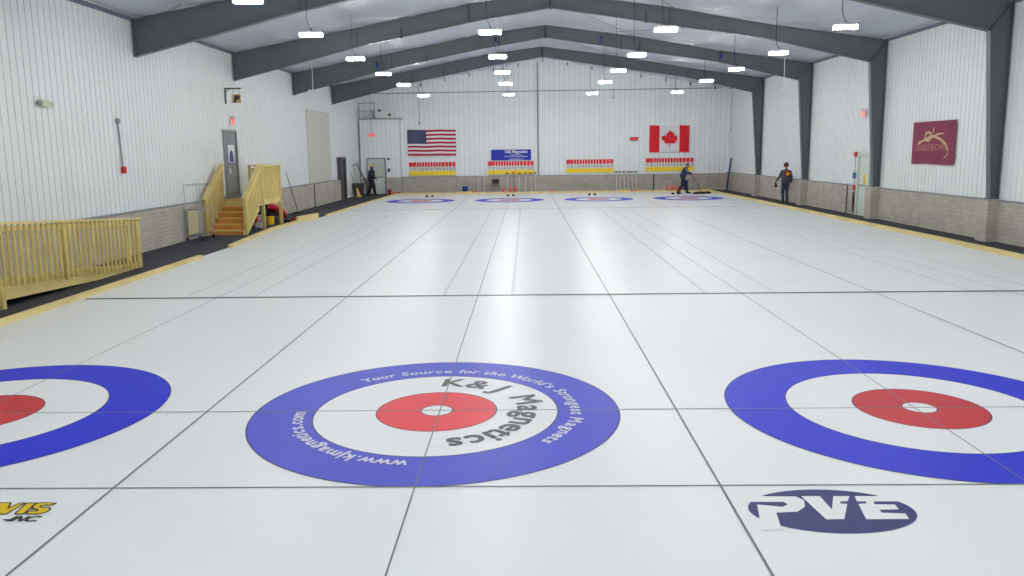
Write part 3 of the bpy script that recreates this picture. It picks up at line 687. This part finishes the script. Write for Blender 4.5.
# conduits and cords of the far wall
c_ = MB().tube([(1.6, YW-.03, 1.02), (1.58, YW-.03, 7.6)], .03, 8).build('wall_conduit', mat('conduit_grey', (120, 126, 130), .5)); tag(c_, 'tall grey conduit rising from the wainscot to the ridge on the far wall', 'conduit')
c_ = MB().tube([(-8.2, YW-.2, 5.92), (12.5, YW-.2, 5.99)], .022, 8).build('tie_pipe', MATS['conduit_grey']); tag(c_, 'thin grey pipe running level across the far gable', 'pipe')
def cord(name, x, y, z0, z1, label):
    e = empty(name, (x, y, z0), label, 'cord')
    MB().tube([(x, y, z1), (x, y, z0)], .011, 6).build('cord_line', DARK, e); MB().ball((x, y, z0-.04), .05, n=10).build('cord_weight', DARK, e)
cord('weighted_pull', -5.48, YW-.1, 4.2, 6.35, 'dark cord hanging above the striped flag')
cord('weighted_pull', 6.06, YW-.1, 5.55, 6.05, 'short dark cord hanging high on the right half of the far wall')
cord('weighted_pull', 13.0, 42.0, 3.6, 5.7, 'dark cord hanging in the far right corner')
for k in range(-5, 8):
    x = 1.9+k*1.45
    if XL+.5 < x < XR-.5: MB().box(x-.02, x+.02, YF-.2, YF-.04, roof_z(x)-.22, roof_z(x)-.02).build('gable_clip', DARK, wall_far)
for x, z, lb in ((4.06, 7.0, 'blue cable spool under the third roof frame, just right of the ridge'), (9.1, 6.3, 'blue cable spool under the third roof frame, near the right column'), (-5.4, 6.05, 'blue cable spool under the third roof frame, on its left slope'), (-.36, 6.98, 'blue cable spool under the third roof frame, just left of the ridge')):
    e = empty('cable_spool', (x, 28.2, z), lb, 'cable spool', 'blue cable spools on the third roof frame')
    MB().tube([(x-.03, 28.16, z), (x+.03, 28.16, z)], .11, 14).build('spool_drum', mat('spool_blue', (48, 78, 160), .5), e)
    MB().box(x-.02, x+.02, 28.12, 28.2, z, z+.2).build('hook', DARK, e)
for x, z, lb in ((11.08, 4.75, 'white drop wire with small white fitting hanging before the right columns'), (-7.65, 4.98, 'white drop wire with small white fitting hanging before the left wall')):
    e = empty('drop_wire', (x, 26, z), lb, 'wire')
    MB().tube([(x, 26, roof_z(x)+.05), (x+.02, 26, z+.6), (x, 26, z)], .014, 6).build('wire', WHITEP, e); MB().box(x-.18, x+.18, 25.97, 26.03, z-.06, z, .01).build('fitting', WHITEP, e)

# right wall alarm gear
al = empty('alarm_panel', (BR, 22.9, 0), 'red bell, blue box and red valve on a grey conduit beside the pale right door', 'alarm equipment')
MB().tube([(BR-.04, 22.88, .1), (BR-.04, 22.88, 2.2)], .014, 8).build('conduit', GREY, al)
MB().tube([(BR-.005, 22.88, 2.2), (BR-.08, 22.88, 2.2)], .10, 16).build('bell', REDP, al)
MB().box(BR-.08, BR-.0, 22.76, 23.0, 1.33, 1.55, .01).build('control_box', mat('box_blue', (70, 104, 160), .5), al)
MB().tube([(BR-.01, 22.8, 1.0), (BR-.1, 22.8, 1.0)], .09, 14).build('valve', REDP, al)
MB().tube([(BR-.08, 22.76, .1), (BR-.1, 22.74, .6), (BR-.08, 22.8, .85)], [.03, .05, .03], 8).build('hose', mat('hose_brown', (84, 60, 60), .6), al)
for x, z, hh_ in ((-7.33, 2.08, .12), (-7.33, 1.42, .2)):
    o = MB().box(x-.06, x+.06, VB-.09, VB-.02, z-hh_/2, z+hh_/2, .01).build('switch_box', DARK)
    tag(o, 'small dark box on the corner room wall, ' + ('upper by the door top' if z > 2 else 'lower by the door handle height'), 'switch box')

# ------------------------------------------------------------------ small things at the far end
fe = empty('fire_extinguisher', (-6.72, 42.2, .3), 'red fire extinguisher hanging on the block wall left of the striped flag', 'fire extinguisher')
MB().lathe([(.07, 0), (.085, .02), (.085, .42), (.05, .5), (.025, .52)], -6.72, 42.2, .32, 16).build('cylinder', REDP, fe, True)
MB().box(-6.77, -6.67, 42.18, 42.22, .84, .9, .008).build('valve_handle', BLACK, fe)
MB().tube([(-6.68, 42.2, .86), (-6.6, 42.18, .8), (-6.6, 42.17, .5)], .012, 6).build('hose', BLACK, fe)
o = MB().box(-6.95, -6.68, VB+.4, VB+.43, 1.15, 1.5).build('wall_notice', mat('notice_pink', (220, 170, 178), .6)); tag(o, 'pink and white notice above the fire extinguisher', 'notice')
bk = empty('red_bucket', (-7.28, 41.5, .022), 'red bucket on the floor beside the far corner door', 'bucket')
MB().lathe([(.09, 0), (.13, .26), (.135, .26), (.12, .25), (.085, .02)], -7.28, 41.5, .023, 18).build('pail', REDP, bk)
MB().tube([(-7.28-.13*math.cos(a*PI/8), 41.5-.02, .28+.10*math.sin(a*PI/8)) for a in range(9)], .006, 5).build('handle', GREY, bk)
bb = empty('blue_bin', (-2.79, 41.8, .022), 'blue waste bin against the far block wall', 'bin')
MB().lathe([(.15, 0), (.19, .36), (.205, .36), (.205, .38), (.18, .38), (.14, .03)], -2.79, 41.8, .023, 20).build('pail', BLUEP, bb)
MB().tube([(-2.79-.19*math.cos(a*PI/8), 41.58, .34-.05*math.sin(a*PI/8)) for a in range(9)], .006, 5).build('handle', GREY, bb)
b2 = MB().box(10.23, 10.47, 41.7, 41.95, .023, .62, .02); b2.box(10.20, 10.50, 41.68, 41.97, .6, .645, .01)
tag(b2.build('blue_tub', BLUEP), 'tall blue tub behind the person with the wide mop', 'tub')
# chair
ch = empty('chair', (-.97, 41.8, .022), 'black stacking chair with chrome legs below the second scoreboard', 'chair')
cx, cy = -.97, 41.75
MB().box(cx-.23, cx+.23, cy-.22, cy+.2, .43, .47, .015).build('seat', DARK, ch)
MB().box(cx-.22, cx+.22, cy+.18, cy+.215, .54, .82, .02).build('backrest', DARK, ch)
for sx in (-1, 1):
    MB().tube([(cx+sx*.21, cy-.22, .023), (cx+sx*.21, cy-.19, .43)], .014, 8).build('leg', GREY, ch)
    MB().tube([(cx+sx*.21, cy+.24, .023), (cx+sx*.21, cy+.18, .43), (cx+sx*.21, cy+.2, .8)], .014, 8).build('leg', GREY, ch)
# cones
def cone_proto():
    e = empty('traffic_cone', (0, 0, 0)); MB().box(-.13, .13, -.13, .13, 0, .025, .006).build('base', ORG, e)
    MB().lathe([(.10, .02), (.03, .38), (.02, .39)], 0, 0, 0, 16).build('cone_body', ORG, e, True); return e
cp = cone_proto(); firstc = True
for x, y, lb in ((-.50, 41.2, 'orange cone beside the chair legs, leftmost of the pair near the brooms'), (-.07, 41.2, 'orange cone under the red broom near the chair'),
                 (.20, 41.55, 'orange cone partly behind its neighbour under the brooms'),
                 (9.16, 41.2, 'orange cone, leftmost of the four left of the mopping person'), (9.44, 41.2, 'orange cone, second of the four left of the mopping person'),
                 (9.72, 41.2, 'orange cone, third of the four left of the mopping person'), (9.99, 41.2, 'orange cone nearest the mopping person')):
    o = cp if firstc else copy_tree(cp); firstc = False; o.location = (x, y, .022); tag(o, lb, 'traffic cone', 'orange cones at the far curb')
o = empty('traffic_cone', (-8.45, 20.6, .022), 'orange cone under the wooden landing', 'traffic cone'); 
for q in [c for c in bpy.data.objects if c.parent == cp]:
    d = q.copy(); C.objects.link(d); d.parent = o
# curling brooms leaning head up against the far wall
def broom(x, top, lean, hm_, sm_, label, hw=.2, grp='curling brooms leaning on the far wall'):
    e = empty('curling_broom', (x, 42.1, .022), label, 'curling broom', grp)
    MB().tube([(x, 41.9, .03), (x+lean, 42.24, top-.03)], .016, 8).build('handle', sm_, e)
    MB().box(x+lean-hw/2, x+lean+hw/2, 42.19, 42.29, top-.035, top+.015, .012).build('broom_head', hm_, e)
    MB().tube([(x+lean, 42.24, top-.08), (x+lean, 42.24, top-.02)], .03, 8).build('head_joint', DARK, e)
STICK = mat('stick_white', (226, 226, 218), .4)
broom(-.27, 1.15, 0, BLACK, STICK, 'white handled curling broom with black head, leftmost of the near chair row')
broom(.13, 1.19, -.02, REDP, mat('stick_dark', (90, 80, 82), .4), 'dark handled curling broom with red head above the orange cones')
broom(.42, 1.14, .05, BLACK, STICK, 'white handled curling broom with black head right of the red one')
broom(.81, 1.17, .02, mat('broom_olive', (120, 116, 70), .5), STICK, 'white handled curling broom with olive head')
broom(1.18, 1.16, -.05, BLACK, STICK, 'white handled curling broom with black head second from the right of the first row')
broom(1.42, 1.18, -.04, REDP, STICK, 'white handled curling broom with red head at the right end of the first row')
for k, x in enumerate((6.28, 6.47, 6.74, 6.98, 7.22, 7.44)):
    broom(x, 1.17, (-.01, .01, -.02, 0, -.03, .01)[k], BLACK, STICK, 'black headed curling broom under the bare wall right of the third scoreboard, %s from left' % ('first', 'second', 'third', 'fourth', 'fifth', 'sixth')[k], .19, 'second row of brooms')
broom(-2.02, 1.05, .03, WHITEP, STICK, 'white curling broom left of the black chair, leftmost of two', .1)
broom(-1.66, 1.16, .03, WHITEP, STICK, 'white curling broom just left of the black chair', .1)
# blue roll in the right corner
o = MB().tube([(12.62, 41.2, .03), (12.84, 41.1, 1.92)], .05, 14).build('blue_foam_roll', mat('roll_blue', (34, 60, 112), .6)); tag(o, 'long blue foam roll leaning in the far right corner', 'foam roll')
o = MB().tube([(12.3, 41.6, .03), (12.42, 42.3, 1.3)], .014, 8).build('wooden_stick', mat('stick_tan', (176, 160, 130), .5)); tag(o, 'thin tan stick leaning in the far right corner', 'stick')
# far left corner: bin with tools
bi = MB(); bi.box(-9.0, -8.45, 39.4, 39.8, .023, .10, .02)
bi = MB(); bi.prism([(-8.97, 39.42, .023), (-8.5, 39.42, .023), (-8.43, 39.38, .74), (-9.04, 39.38, .74)], (0, .4, 0)); bi.box(-9.05, -8.42, 39.36, 39.8, .70, .75, .01)
tag(bi.build('utility_bin', mat('bin_charcoal', (66, 62, 70), .6)), 'charcoal bin standing by the far left corner door', 'bin')
o = MB(); o.beam((-9.0, 40.5, 1.88), (-8.28, 41.2, .07), .08, .05); tag(o.build('timber_board', mat('weathered', (120, 112, 112), .7)), 'long weathered board leaning in the far left corner', 'board')
o = MB(); o.tube([(-9.0, 38.95, 1.36), (-8.78, 39.1, .5), (-8.7, 39.15, .05)], .015, 8); tag(o.build('pole', mat('pole_grey', (96, 92, 92), .5)), 'short grey pole leaning left of the charcoal bin', 'pole')
e = empty('squeegee', (-8.8, 39.6, .7), 'thin squeegee handle standing in the charcoal bin', 'squeegee'); MB().tube([(-8.98, 39.6, 1.75), (-8.72, 39.6, .3)], .014, 8).build('handle', GREY, e)
MB().beam((-9.04, 39.52, 1.76), (-8.9, 39.7, 1.78), .04, .03).build('blade', DARK, e)
mb = MB(); mb.prism([(-8.62, 38.6, .023), (-8.36, 38.6, .023), (-8.46, 38.68, .12), (-8.62, 38.75, .5), (-8.69, 38.75, .5)], (0, .05, 0)); tag(mb.build('yellow_broom_head', mat('straw_yellow', (226, 186, 80), .8)), 'yellow straw wedge standing in front of the charcoal bin', 'broom head')
# left wall leaning squeegee past the landing
e = empty('leaning_squeegee', (-8.6, 26, .022), 'long thin squeegee leaning on the left block wall past the landing', 'squeegee')
MB().tube([(-8.64, 26.5, .05), (-8.88, 25.9, 1.72)], .014, 8).build('handle', DARK, e); MB().box(-8.8, -8.5, 26.3, 26.7, .023, .07, .01).build('blade', BLACK, e)

# rolling cart by the steps
ct = empty('rolling_cart', (-8.6, 16, .022), 'tall chrome wheeled cart frame parked beside the wooden steps', 'cart')
CA = [(-8.84, 15.72), (-8.5, 15.98), (-8.55, 16.72), (-8.9, 16.5)]
CA = [(-8.83, 15.62), (-8.42, 15.72), (-8.42, 16.55), (-8.83, 16.55)]
for x, y in CA:
    MB().tube([(x, y, .14), (x, y, 1.62)], .013, 8).build('upright', CHROME, ct)
    wh = MB().tube([(x-.015, y, .075), (x+.015, y, .075)], .052, 14).build('caster_wheel', BLACK, ct)
for z, nm in ((.17, 'base_shelf'), (1.62, 'top_frame'), (.92, 'middle_rail')):
    mb = MB()
    for a, b in zip(CA, CA[1:]+CA[:1]): mb.tube([(a[0], a[1], z), (b[0], b[1], z)], .011, 6)
    if nm == 'base_shelf':
        for k in range(1, 8): y = 15.72+k*.105; mb.tube([(-8.83, y, z), (-8.42, y, z)], .005, 5)
    mb.build(nm, CHROME, ct)
mb = MB(); mb.box(-8.84, -8.825, 15.74, 16.5, .2, .88); mb.build('side_board', mat('cart_board', (196, 188, 150), .6), ct)

# things stored below and beside the landing
sl = empty('plastic_sled', (-8.3, 21.4, .022), 'red plastic sled with yellow stripes leaning under the wooden landing', 'sled')
mb = MB(); pts = []
prof = [(-8.55, 20.9, .62), (-8.45, 21.2, .74), (-8.3, 21.7, .66), (-8.2, 22.2, .48), (-8.1, 22.7, .28)]
rings = []
for i, (x, y, z) in enumerate(prof):
    w_ = (.22, .3, .32, .26, .12)[i]; rings.append([mb.bm.verts.new((x+dx*w_, y, z+dz)) for dx, dz in ((-1, -.02), (-.5, .07), (.5, .07), (1, -.03), (.9, -.16), (-.9, -.16))])
for a, b in zip(rings, rings[1:]):
    for k in range(6): mb._f([a[k], a[(k+1) % 6], b[(k+1) % 6], b[k]])
mb._f(rings[0]); mb._f(rings[-1]); so = mb.build('hull', mat('sled_red', (214, 30, 62), .4), sl, True)
for s in (.2, .7):
    mb = MB(); mb.tube([(x+s*(.22, .3, .32, .26, .12)[i], y, z+.06-.04*abs(s)) for i, (x, y, z) in enumerate(prof)], .022, 8); mb.build('stripe', YEL, sl)
mb = MB(); mb.box(-8.45, -8.2, 21.3, 22.1, .023, .42, .05); tag(mb.build('storage_bag', mat('bag_black', (30, 32, 40), .7)), 'black bag below the red sled under the landing', 'bag')
fc = empty('folding_chair', (-8.15, 20.3, .022), 'folded dark blue camp chair with grey legs under the landing', 'chair')
for a, b in (((-8.3, 20.2, .03), (-8.05, 20.5, .62)), ((-8.05, 20.15, .03), (-8.3, 20.55, .62)), ((-7.98, 20.4, .03), (-8.1, 20.2, .66))): MB().tube([a, b], .013, 6).build('leg', GREY, fc)
mb = MB(); mb.prism([(-8.34, 20.3, .42), (-8.0, 20.25, .42), (-7.98, 20.45, .8), (-8.3, 20.5, .84)], (0, .05, 0)); mb.build('seat_cloth', mat('camp_blue', (50, 58, 84), .7), fc)
mb = MB(); mb.lathe([(.12, 0), (.15, .26), (.155, .28), (.14, .28)], -8.12, 21.05, .023, 16); tag(mb.build('yellow_bucket', YEL), 'yellow bucket under the landing behind the camp chair', 'bucket')
mb = MB(); mb.box(-8.22, -8.0, 19.7, 19.95, .023, .2, .02); tag(mb.build('white_box', WHITEP), 'small white box under the front edge of the landing', 'box')
mb = MB(); mb.tube([(-8.6, 19.6, .06), (-8.5, 20.15, .09), (-8.55, 20.9, .08)], .03, 8); tag(mb.build('grey_tool', GREY), 'long grey tool lying on the mat under the landing', 'tool')
for k, (x, y, m, nm, lb) in enumerate(((-7.78, 22.0, BLACK, 'shoe', 'black shoe beside the raised plank, nearest the landing'), (-7.62, 22.35, REDP, 'shoe', 'red trainer among the shoes past the landing'), (-7.72, 22.75, BLACK, 'shoe', 'black shoe past the landing, farthest of the black pair'), (-7.55, 22.95, WHITEP, 'shoe', 'white trainer beside the raised plank'))):
    e = empty(nm, (x, y, .022), lb, 'shoe', 'shoes on the mat past the landing')
    mb = MB(); mb.tube([(x-.13, y, .07), (x-.04, y, .08), (x+.06, y, .06), (x+.13, y, .05)], [.045, .05, .045, .025], 10); mb.build('upper', m, e, True)
    MB().box(x-.16, x+.15, y-.045, y+.045, .024, .04, .008).build('sole', DARK, e)

# ------------------------------------------------------------------ people
def cap_mesh(mb, a, b, ra, rb, n=14, sx=1.0, sy=1.0):
    """tapered capsule"""
    a, b = Vector(a), Vector(b); d = (b-a); L = d.length
    if L < 1e-5: mb.ball(a, ra); return
    d.normalize(); P = []; R = []
    for k in range(4): t = k/4*PI/2; P.append(a-d*ra*math.cos(t)); R.append(max(.001, ra*math.sin(t)))
    P.append(a); R.append(ra); P.append(b); R.append(rb)
    for k in range(1, 5): t = k/4*PI/2; P.append(b+d*rb*math.sin(t)); R.append(max(.001, rb*math.cos(t)))
    st_ = len(mb.bm.verts)
    mb.tube(P, R, n)
SKIN = mat('skin', (206, 150, 126), .55)
def fuse(o, vox, sm=3):
    r = o.modifiers.new('fuse', 'REMESH'); r.mode = 'VOXEL'; r.voxel_size = vox; r.use_smooth_shade = True
    s = o.modifiers.new('soften', 'SMOOTH'); s.factor = .5; s.iterations = sm
    return o
def hand(mb, w, fdir, palm_n, curl=.35):
    """palm, four fingers of different length and a thumb from its side"""
    f = Vector(fdir).normalized(); n = Vector(palm_n).normalized(); s = f.cross(n).normalized(); w = Vector(w)
    cap_mesh(mb, w, w+f*.07, .026, .03, 10)
    cap_mesh(mb, w+f*.05+s*.02, w+f*.08+s*.022, .018, .016, 8); cap_mesh(mb, w+f*.05-s*.02, w+f*.08-s*.022, .018, .016, 8)
    for k, L in enumerate((.062, .074, .070, .055)):
        b0 = w+f*.085+s*(.030-.02*k); m1 = b0+(f*math.cos(curl)+n*math.sin(curl))*L*.5; e1 = m1+(f*math.cos(curl*2.2)+n*math.sin(curl*2.2))*L*.5
        cap_mesh(mb, b0, m1, .0095, .009, 8); cap_mesh(mb, m1, e1, .009, .0075, 8)
    t0 = w+f*.025+s*.028; t1 = t0+(f*.6+s*.7+n*.3).normalized()*.035; cap_mesh(mb, t0, t1, .012, .010, 8); cap_mesh(mb, t1, t1+(f*.85+s*.2+n*.4).normalized()*.028, .010, .008, 8)
def person(name_label, base, face, J, H, mats, extras):
    """J: joints in local coords (x = side to the person's left is +, y = forward, z up); face = heading angle"""
    e = empty('person', base, name_label, 'person')
    bk_ = extras.get('bulk', 1.0)
    ca, sa = math.cos(face), math.sin(face)
    def T(p): # local (side, forward, z) -> world ; forward = (ca,sa), left = (-sa,ca)
        return Vector((base[0]+p[1]*ca-p[0]*sa, base[1]+p[1]*sa+p[0]*ca, base[2]+p[2]))
    j = {k: T(v) for k, v in J.items()}
    F = Vector((ca, sa, 0)); Lf = Vector((-sa, ca, 0)); U = Vector((0, 0, 1))
    s = H/1.78
    body = MB()
    cap_mesh(body, j['neck'], j['head']-U*.06, .055, .055)
    hc = j['head']; body.ball(hc+U*.02, .098, (1, 1, 1.18), 16); cap_mesh(body, hc-U*.055+F*.025, hc-U*.085+F*.05, .06, .038)
    cap_mesh(body, hc+F*.095+U*.01, hc+F*.112-U*.02, .012, .017, 8)       # nose
    for q in (-1, 1):
        cap_mesh(body, hc+Lf*(q*.098)+U*.015, hc+Lf*(q*.1)-U*.02, .018, .014, 8)
    cap_mesh(body, j['pelvis'], j['chest'], .13*s, .14*s)
    for q in 'LR':
        cap_mesh(body, j['chest']+U*.08, j['sh'+q], .07, .055); cap_mesh(body, j['sh'+q], j['el'+q], .048, .038); cap_mesh(body, j['el'+q], j['wr'+q], .038, .026)
        d = (j['wr'+q]-j['el'+q]).normalized(); hand(body, j['wr'+q], d, (F*.6-Lf*(.8 if q == 'L' else -.8)))
        cap_mesh(body, j['hip'+q], j['kn'+q], .075, .052); cap_mesh(body, j['kn'+q], j['an'+q], .05, .036); cap_mesh(body, j['an'+q], j['toe'+q], .04, .03)
    fuse(body.build('body', SKIN, e), .0085)
    # eyes and mouth
    for q in (-1, 1): MB().ball(hc+F*.088+Lf*(q*.034)+U*.025, .012, n=8).build('eye', BLACK, e)
    MB().beam(hc+F*.094-U*.05+Lf*.022, hc+F*.094-U*.05-Lf*.022, .012, .008).build('mouth', mat('lip', (150, 84, 80), .6), e)
    if 'hair' in mats:
        mb = MB(); mb.ball(hc+U*.035-F*.012, .107, (1, 1, 1.12), 16); hh2 = mb.bm
        for v in list(hh2.verts):
            loc = v.co-hc
            if loc.dot(F) > .045 and loc.z < .07 or loc.z < -.05: v.co -= (loc.normalized())*.03
        mb.build('hair', mats['hair'], e, True)
    jk = MB(); s *= bk_
    cap_mesh(jk, j['pelvis']+U*.06, j['waist'], .155*s, .15*s); cap_mesh(jk, j['waist'], j['chest'], .15*s, .165*s)
    for q in 'LR':
        sd = Lf*(.06 if q == 'L' else -.06)
        cap_mesh(jk, j['pelvis']+sd+U*.04, j['chest']+sd, .13*s, .145*s)
        cap_mesh(jk, j['chest']+U*.10, j['sh'+q], .09, .068); cap_mesh(jk, j['sh'+q], j['el'+q], .068, .058); cap_mesh(jk, j['el'+q], j['wr'+q]-(j['wr'+q]-j['el'+q]).normalized()*.02, .056, .042)
    cap_mesh(jk, j['chest']+U*.12, j['neck']+U*.0, .09, .066)
    fuse(jk.build(extras.get('top', 'jacket'), mats['top'], e), .012)
    tr = MB()
    cap_mesh(tr, j['pelvis']+Lf*.05, j['pelvis']-Lf*.05, .135*s, .135*s)
    s *= extras.get('leg', 1.0)
    for q in 'LR':
        cap_mesh(tr, j['hip'+q], j['kn'+q], .105*s, .082*s); cap_mesh(tr, j['kn'+q], j['an'+q]+U*.0, .08*s, .068*s)
    fuse(tr.build('trousers', mats['legs'], e), .012)
    for q in 'LR':
        sh = MB(); cap_mesh(sh, j['an'+q]-U*.02, j['toe'+q], .048, .042); cap_mesh(sh, j['an'+q]-F*.04-U*.03, j['an'+q], .04, .045); fuse(sh.build('shoe', mats['shoe'], e), .012, 2)
    return e, j, F, Lf, U
def stand(lean=0, stride=.0):
    """default joints, 1.78 m; lean shifts the upper body forward"""
    J = dict(pelvis=(0, 0, .95), waist=(0, lean*.3, 1.12), chest=(0, lean*.7, 1.30), neck=(0, lean, 1.50), head=(0, lean*1.2+.015, 1.66),
             shL=(.175, lean*.9, 1.405), shR=(-.175, lean*.9, 1.405), hipL=(.09, 0, .90), hipR=(-.09, 0, .90))
    J.update(elL=(.25, lean*.8-.03, 1.16), wrL=(.27, lean*.8+.08, .92), elR=(-.25, lean*.8-.03, 1.16), wrR=(-.27, lean*.8+.08, .92))
    J.update(knL=(.10, stride*.55+.02, .5), anL=(.10, stride, .09), toeL=(.11, stride+.16, .045), knR=(-.10, -stride*.2+.03, .5), anR=(-.10, -stride, .10), toeR=(-.11, -stride+.15, .045))
    return J
# person 1: far left, dark clothes and yellow cap, walking to the right
NAVYC = mat('navy_cloth', (34, 38, 58), .8); BLK = mat('black_cloth', (32, 32, 38), .8); JEAN = mat('dark_denim', (56, 64, 80), .85); SHOE = mat('shoe_dark', (30, 28, 30), .6)
J = stand(.06, .17); J['wrR'] = (-.2, .34, 1.16); J['elR'] = (-.26, .06, 1.14); J['elL'] = (.27, -.06, 1.16); J['wrL'] = (.24, .2, .96)
e, j, F, Lf, U = person('person in dark clothes and yellow cap walking past the far corner door', (-8.05, 39.9, .022), -.25, J, 1.8, dict(top=NAVYC, legs=BLK, shoe=SHOE), {'bulk': 1.22})
hc = j['head']
mb = MB(); mb.ball(hc+U*.055, .112, (1, 1, .86), 16); mb.prism([hc+F*.08+Lf*.07+U*.05, hc+F*.19+Lf*.045+U*.035, hc+F*.19-Lf*.045+U*.035, hc+F*.08-Lf*.07+U*.05], (0, 0, .012)); mb.build('cap', mat('cap_yellow', (226, 182, 40), .7), e, True)
mb = MB(); mb.ball(hc-F*.02-U*.045, .106, (1, 1, .75), 14); cap_mesh(mb, j['neck'], hc-U*.06, .085, .08); fuse(mb.build('hood', NAVYC, e), .012)
gl = MB(); cap_mesh(gl, j['wrR'], j['wrR']+F*.08+U*.01, .035, .045); gl.build('glove', YEL, e, True)
o = MB().prism([j['wrL']+U*.02+F*.08, j['wrL']+F*.36-U*.06, j['wrL']+F*.30-U*.28, j['wrL']+F*.08-U*.22], Lf*.012).build('white_cloth', WHITEP); tag(o, 'white cloth held by the person with the yellow cap', 'cloth')
# person 2: pushing a wide mop to the right
J = stand(.16, .27); J['head'] = (0, .27, 1.56); J['neck'] = (0, .19, 1.44); J['chest'] = (0, .12, 1.27)
J.update(elR=(-.24, .24, 1.16), wrR=(-.1, .44, 1.07), elL=(.24, .2, 1.15), wrL=(.06, .37, 1.16))
e, j, F, Lf, U = person('person in navy jacket bending to push the wide mop across the far ice', (9.55, 38.5, .004), -.06, J, 1.75, dict(top=mat('jacket_navy', (36, 44, 66), .7), legs=mat('trouser_navy', (34, 38, 52), .8), shoe=SHOE, hair=mat('hair_grey', (120, 104, 96), .8)), {'bulk': 1.12})
MB().beam(j['pelvis']+U*.16-Lf*.168-F*.05, j['pelvis']+U*.16-Lf*.168+F*.14, .02, .2).build('jacket_panel', mat('panel_blue', (34, 74, 170), .7), e)
for q in (-1,): MB().tube([j['sh'+'R']-Lf*.06+U*.03, j['sh'+'R']-Lf*.078-U*.1+F*.02, j['elR']-Lf*.062+U*.06], .014, 6).build('sleeve_stripe', WHITEP, e)
mp = empty('wide_mop', (10.6, 38.2, .004), 'wide dark ice mop pushed by the person in the navy jacket', 'mop')
hb = Vector((10.55, 38.2, .09))
MB().tube([j['wrL']+F*-.05+U*.06, j['wrR']+F*.04-U*.0, hb], .015, 8).build('handle', mat('handle_dark', (50, 48, 54), .5), mp)
MB().beam((10.08, 38.0, .055), (11.08, 38.42, .055), .13, .09).build('mop_head', BLACK, mp)
MB().beam((10.14, 38.03, .115), (11.02, 38.39, .115), .05, .03).build('mop_bar', mat('bar_brown', (110, 60, 52), .6), mp)
# person 3: walking away along the right wall
J = stand(.02, .10); J['elL'] = (.29, -.05, 1.18); J['wrL'] = (.42, .0, .98); J['anL'] = (.05, .12, .09); J['anR'] = (-.05, -.16, .12); J['knR'] = (-.07, .03, .5); J['toeL'] = (.06, .27, .045); J['toeR'] = (-.06, -.02, .045)
e, j, F, Lf, U = person('person in charcoal top with round orange back print walking away by the right wall', (12.38, 29.35, .022), PI/2-.05, J, 1.8, dict(top=mat('charcoal_top', (74, 74, 84), .8), legs=JEAN, shoe=SHOE, hair=mat('hair_brown', (78, 52, 42), .8)), {'top': 'sweater', 'bulk': 1.05, 'leg': .84})
ctr = j['chest']-F*.178+U*.02-Lf*.03
mb = MB(); mb.tube([ctr+F*.03, ctr-F*.012], .105, 20); mb.build('back_print', mat('print_red', (196, 40, 40), .7), e)
mb = MB(); P = [ctr-F*.02+Lf*(.07*math.cos(t*PI/5)*(1 if t % 2 == 0 else .75))+U*(.08*math.sin(t*PI/5)*(1 if t % 2 == 0 else .8)-.015) for t in range(10)]; mb.prism(P, F*.015); mb.build('print_emblem', mat('print_yellow', (244, 186, 30), .7), e)
gl = empty('black_gloves', j['wrL']-U*.2, 'black gloves held in the left hand of the person walking away', 'gloves')
mb = MB(); c0 = j['wrL']-U*.08+Lf*.02; cap_mesh(mb, c0, c0-U*.13-Lf*.02, .045, .06); cap_mesh(mb, c0-U*.04+F*.04, c0-U*.17+F*.05, .03, .03); fuse(mb.build('glove_pair', BLACK, gl), .012)
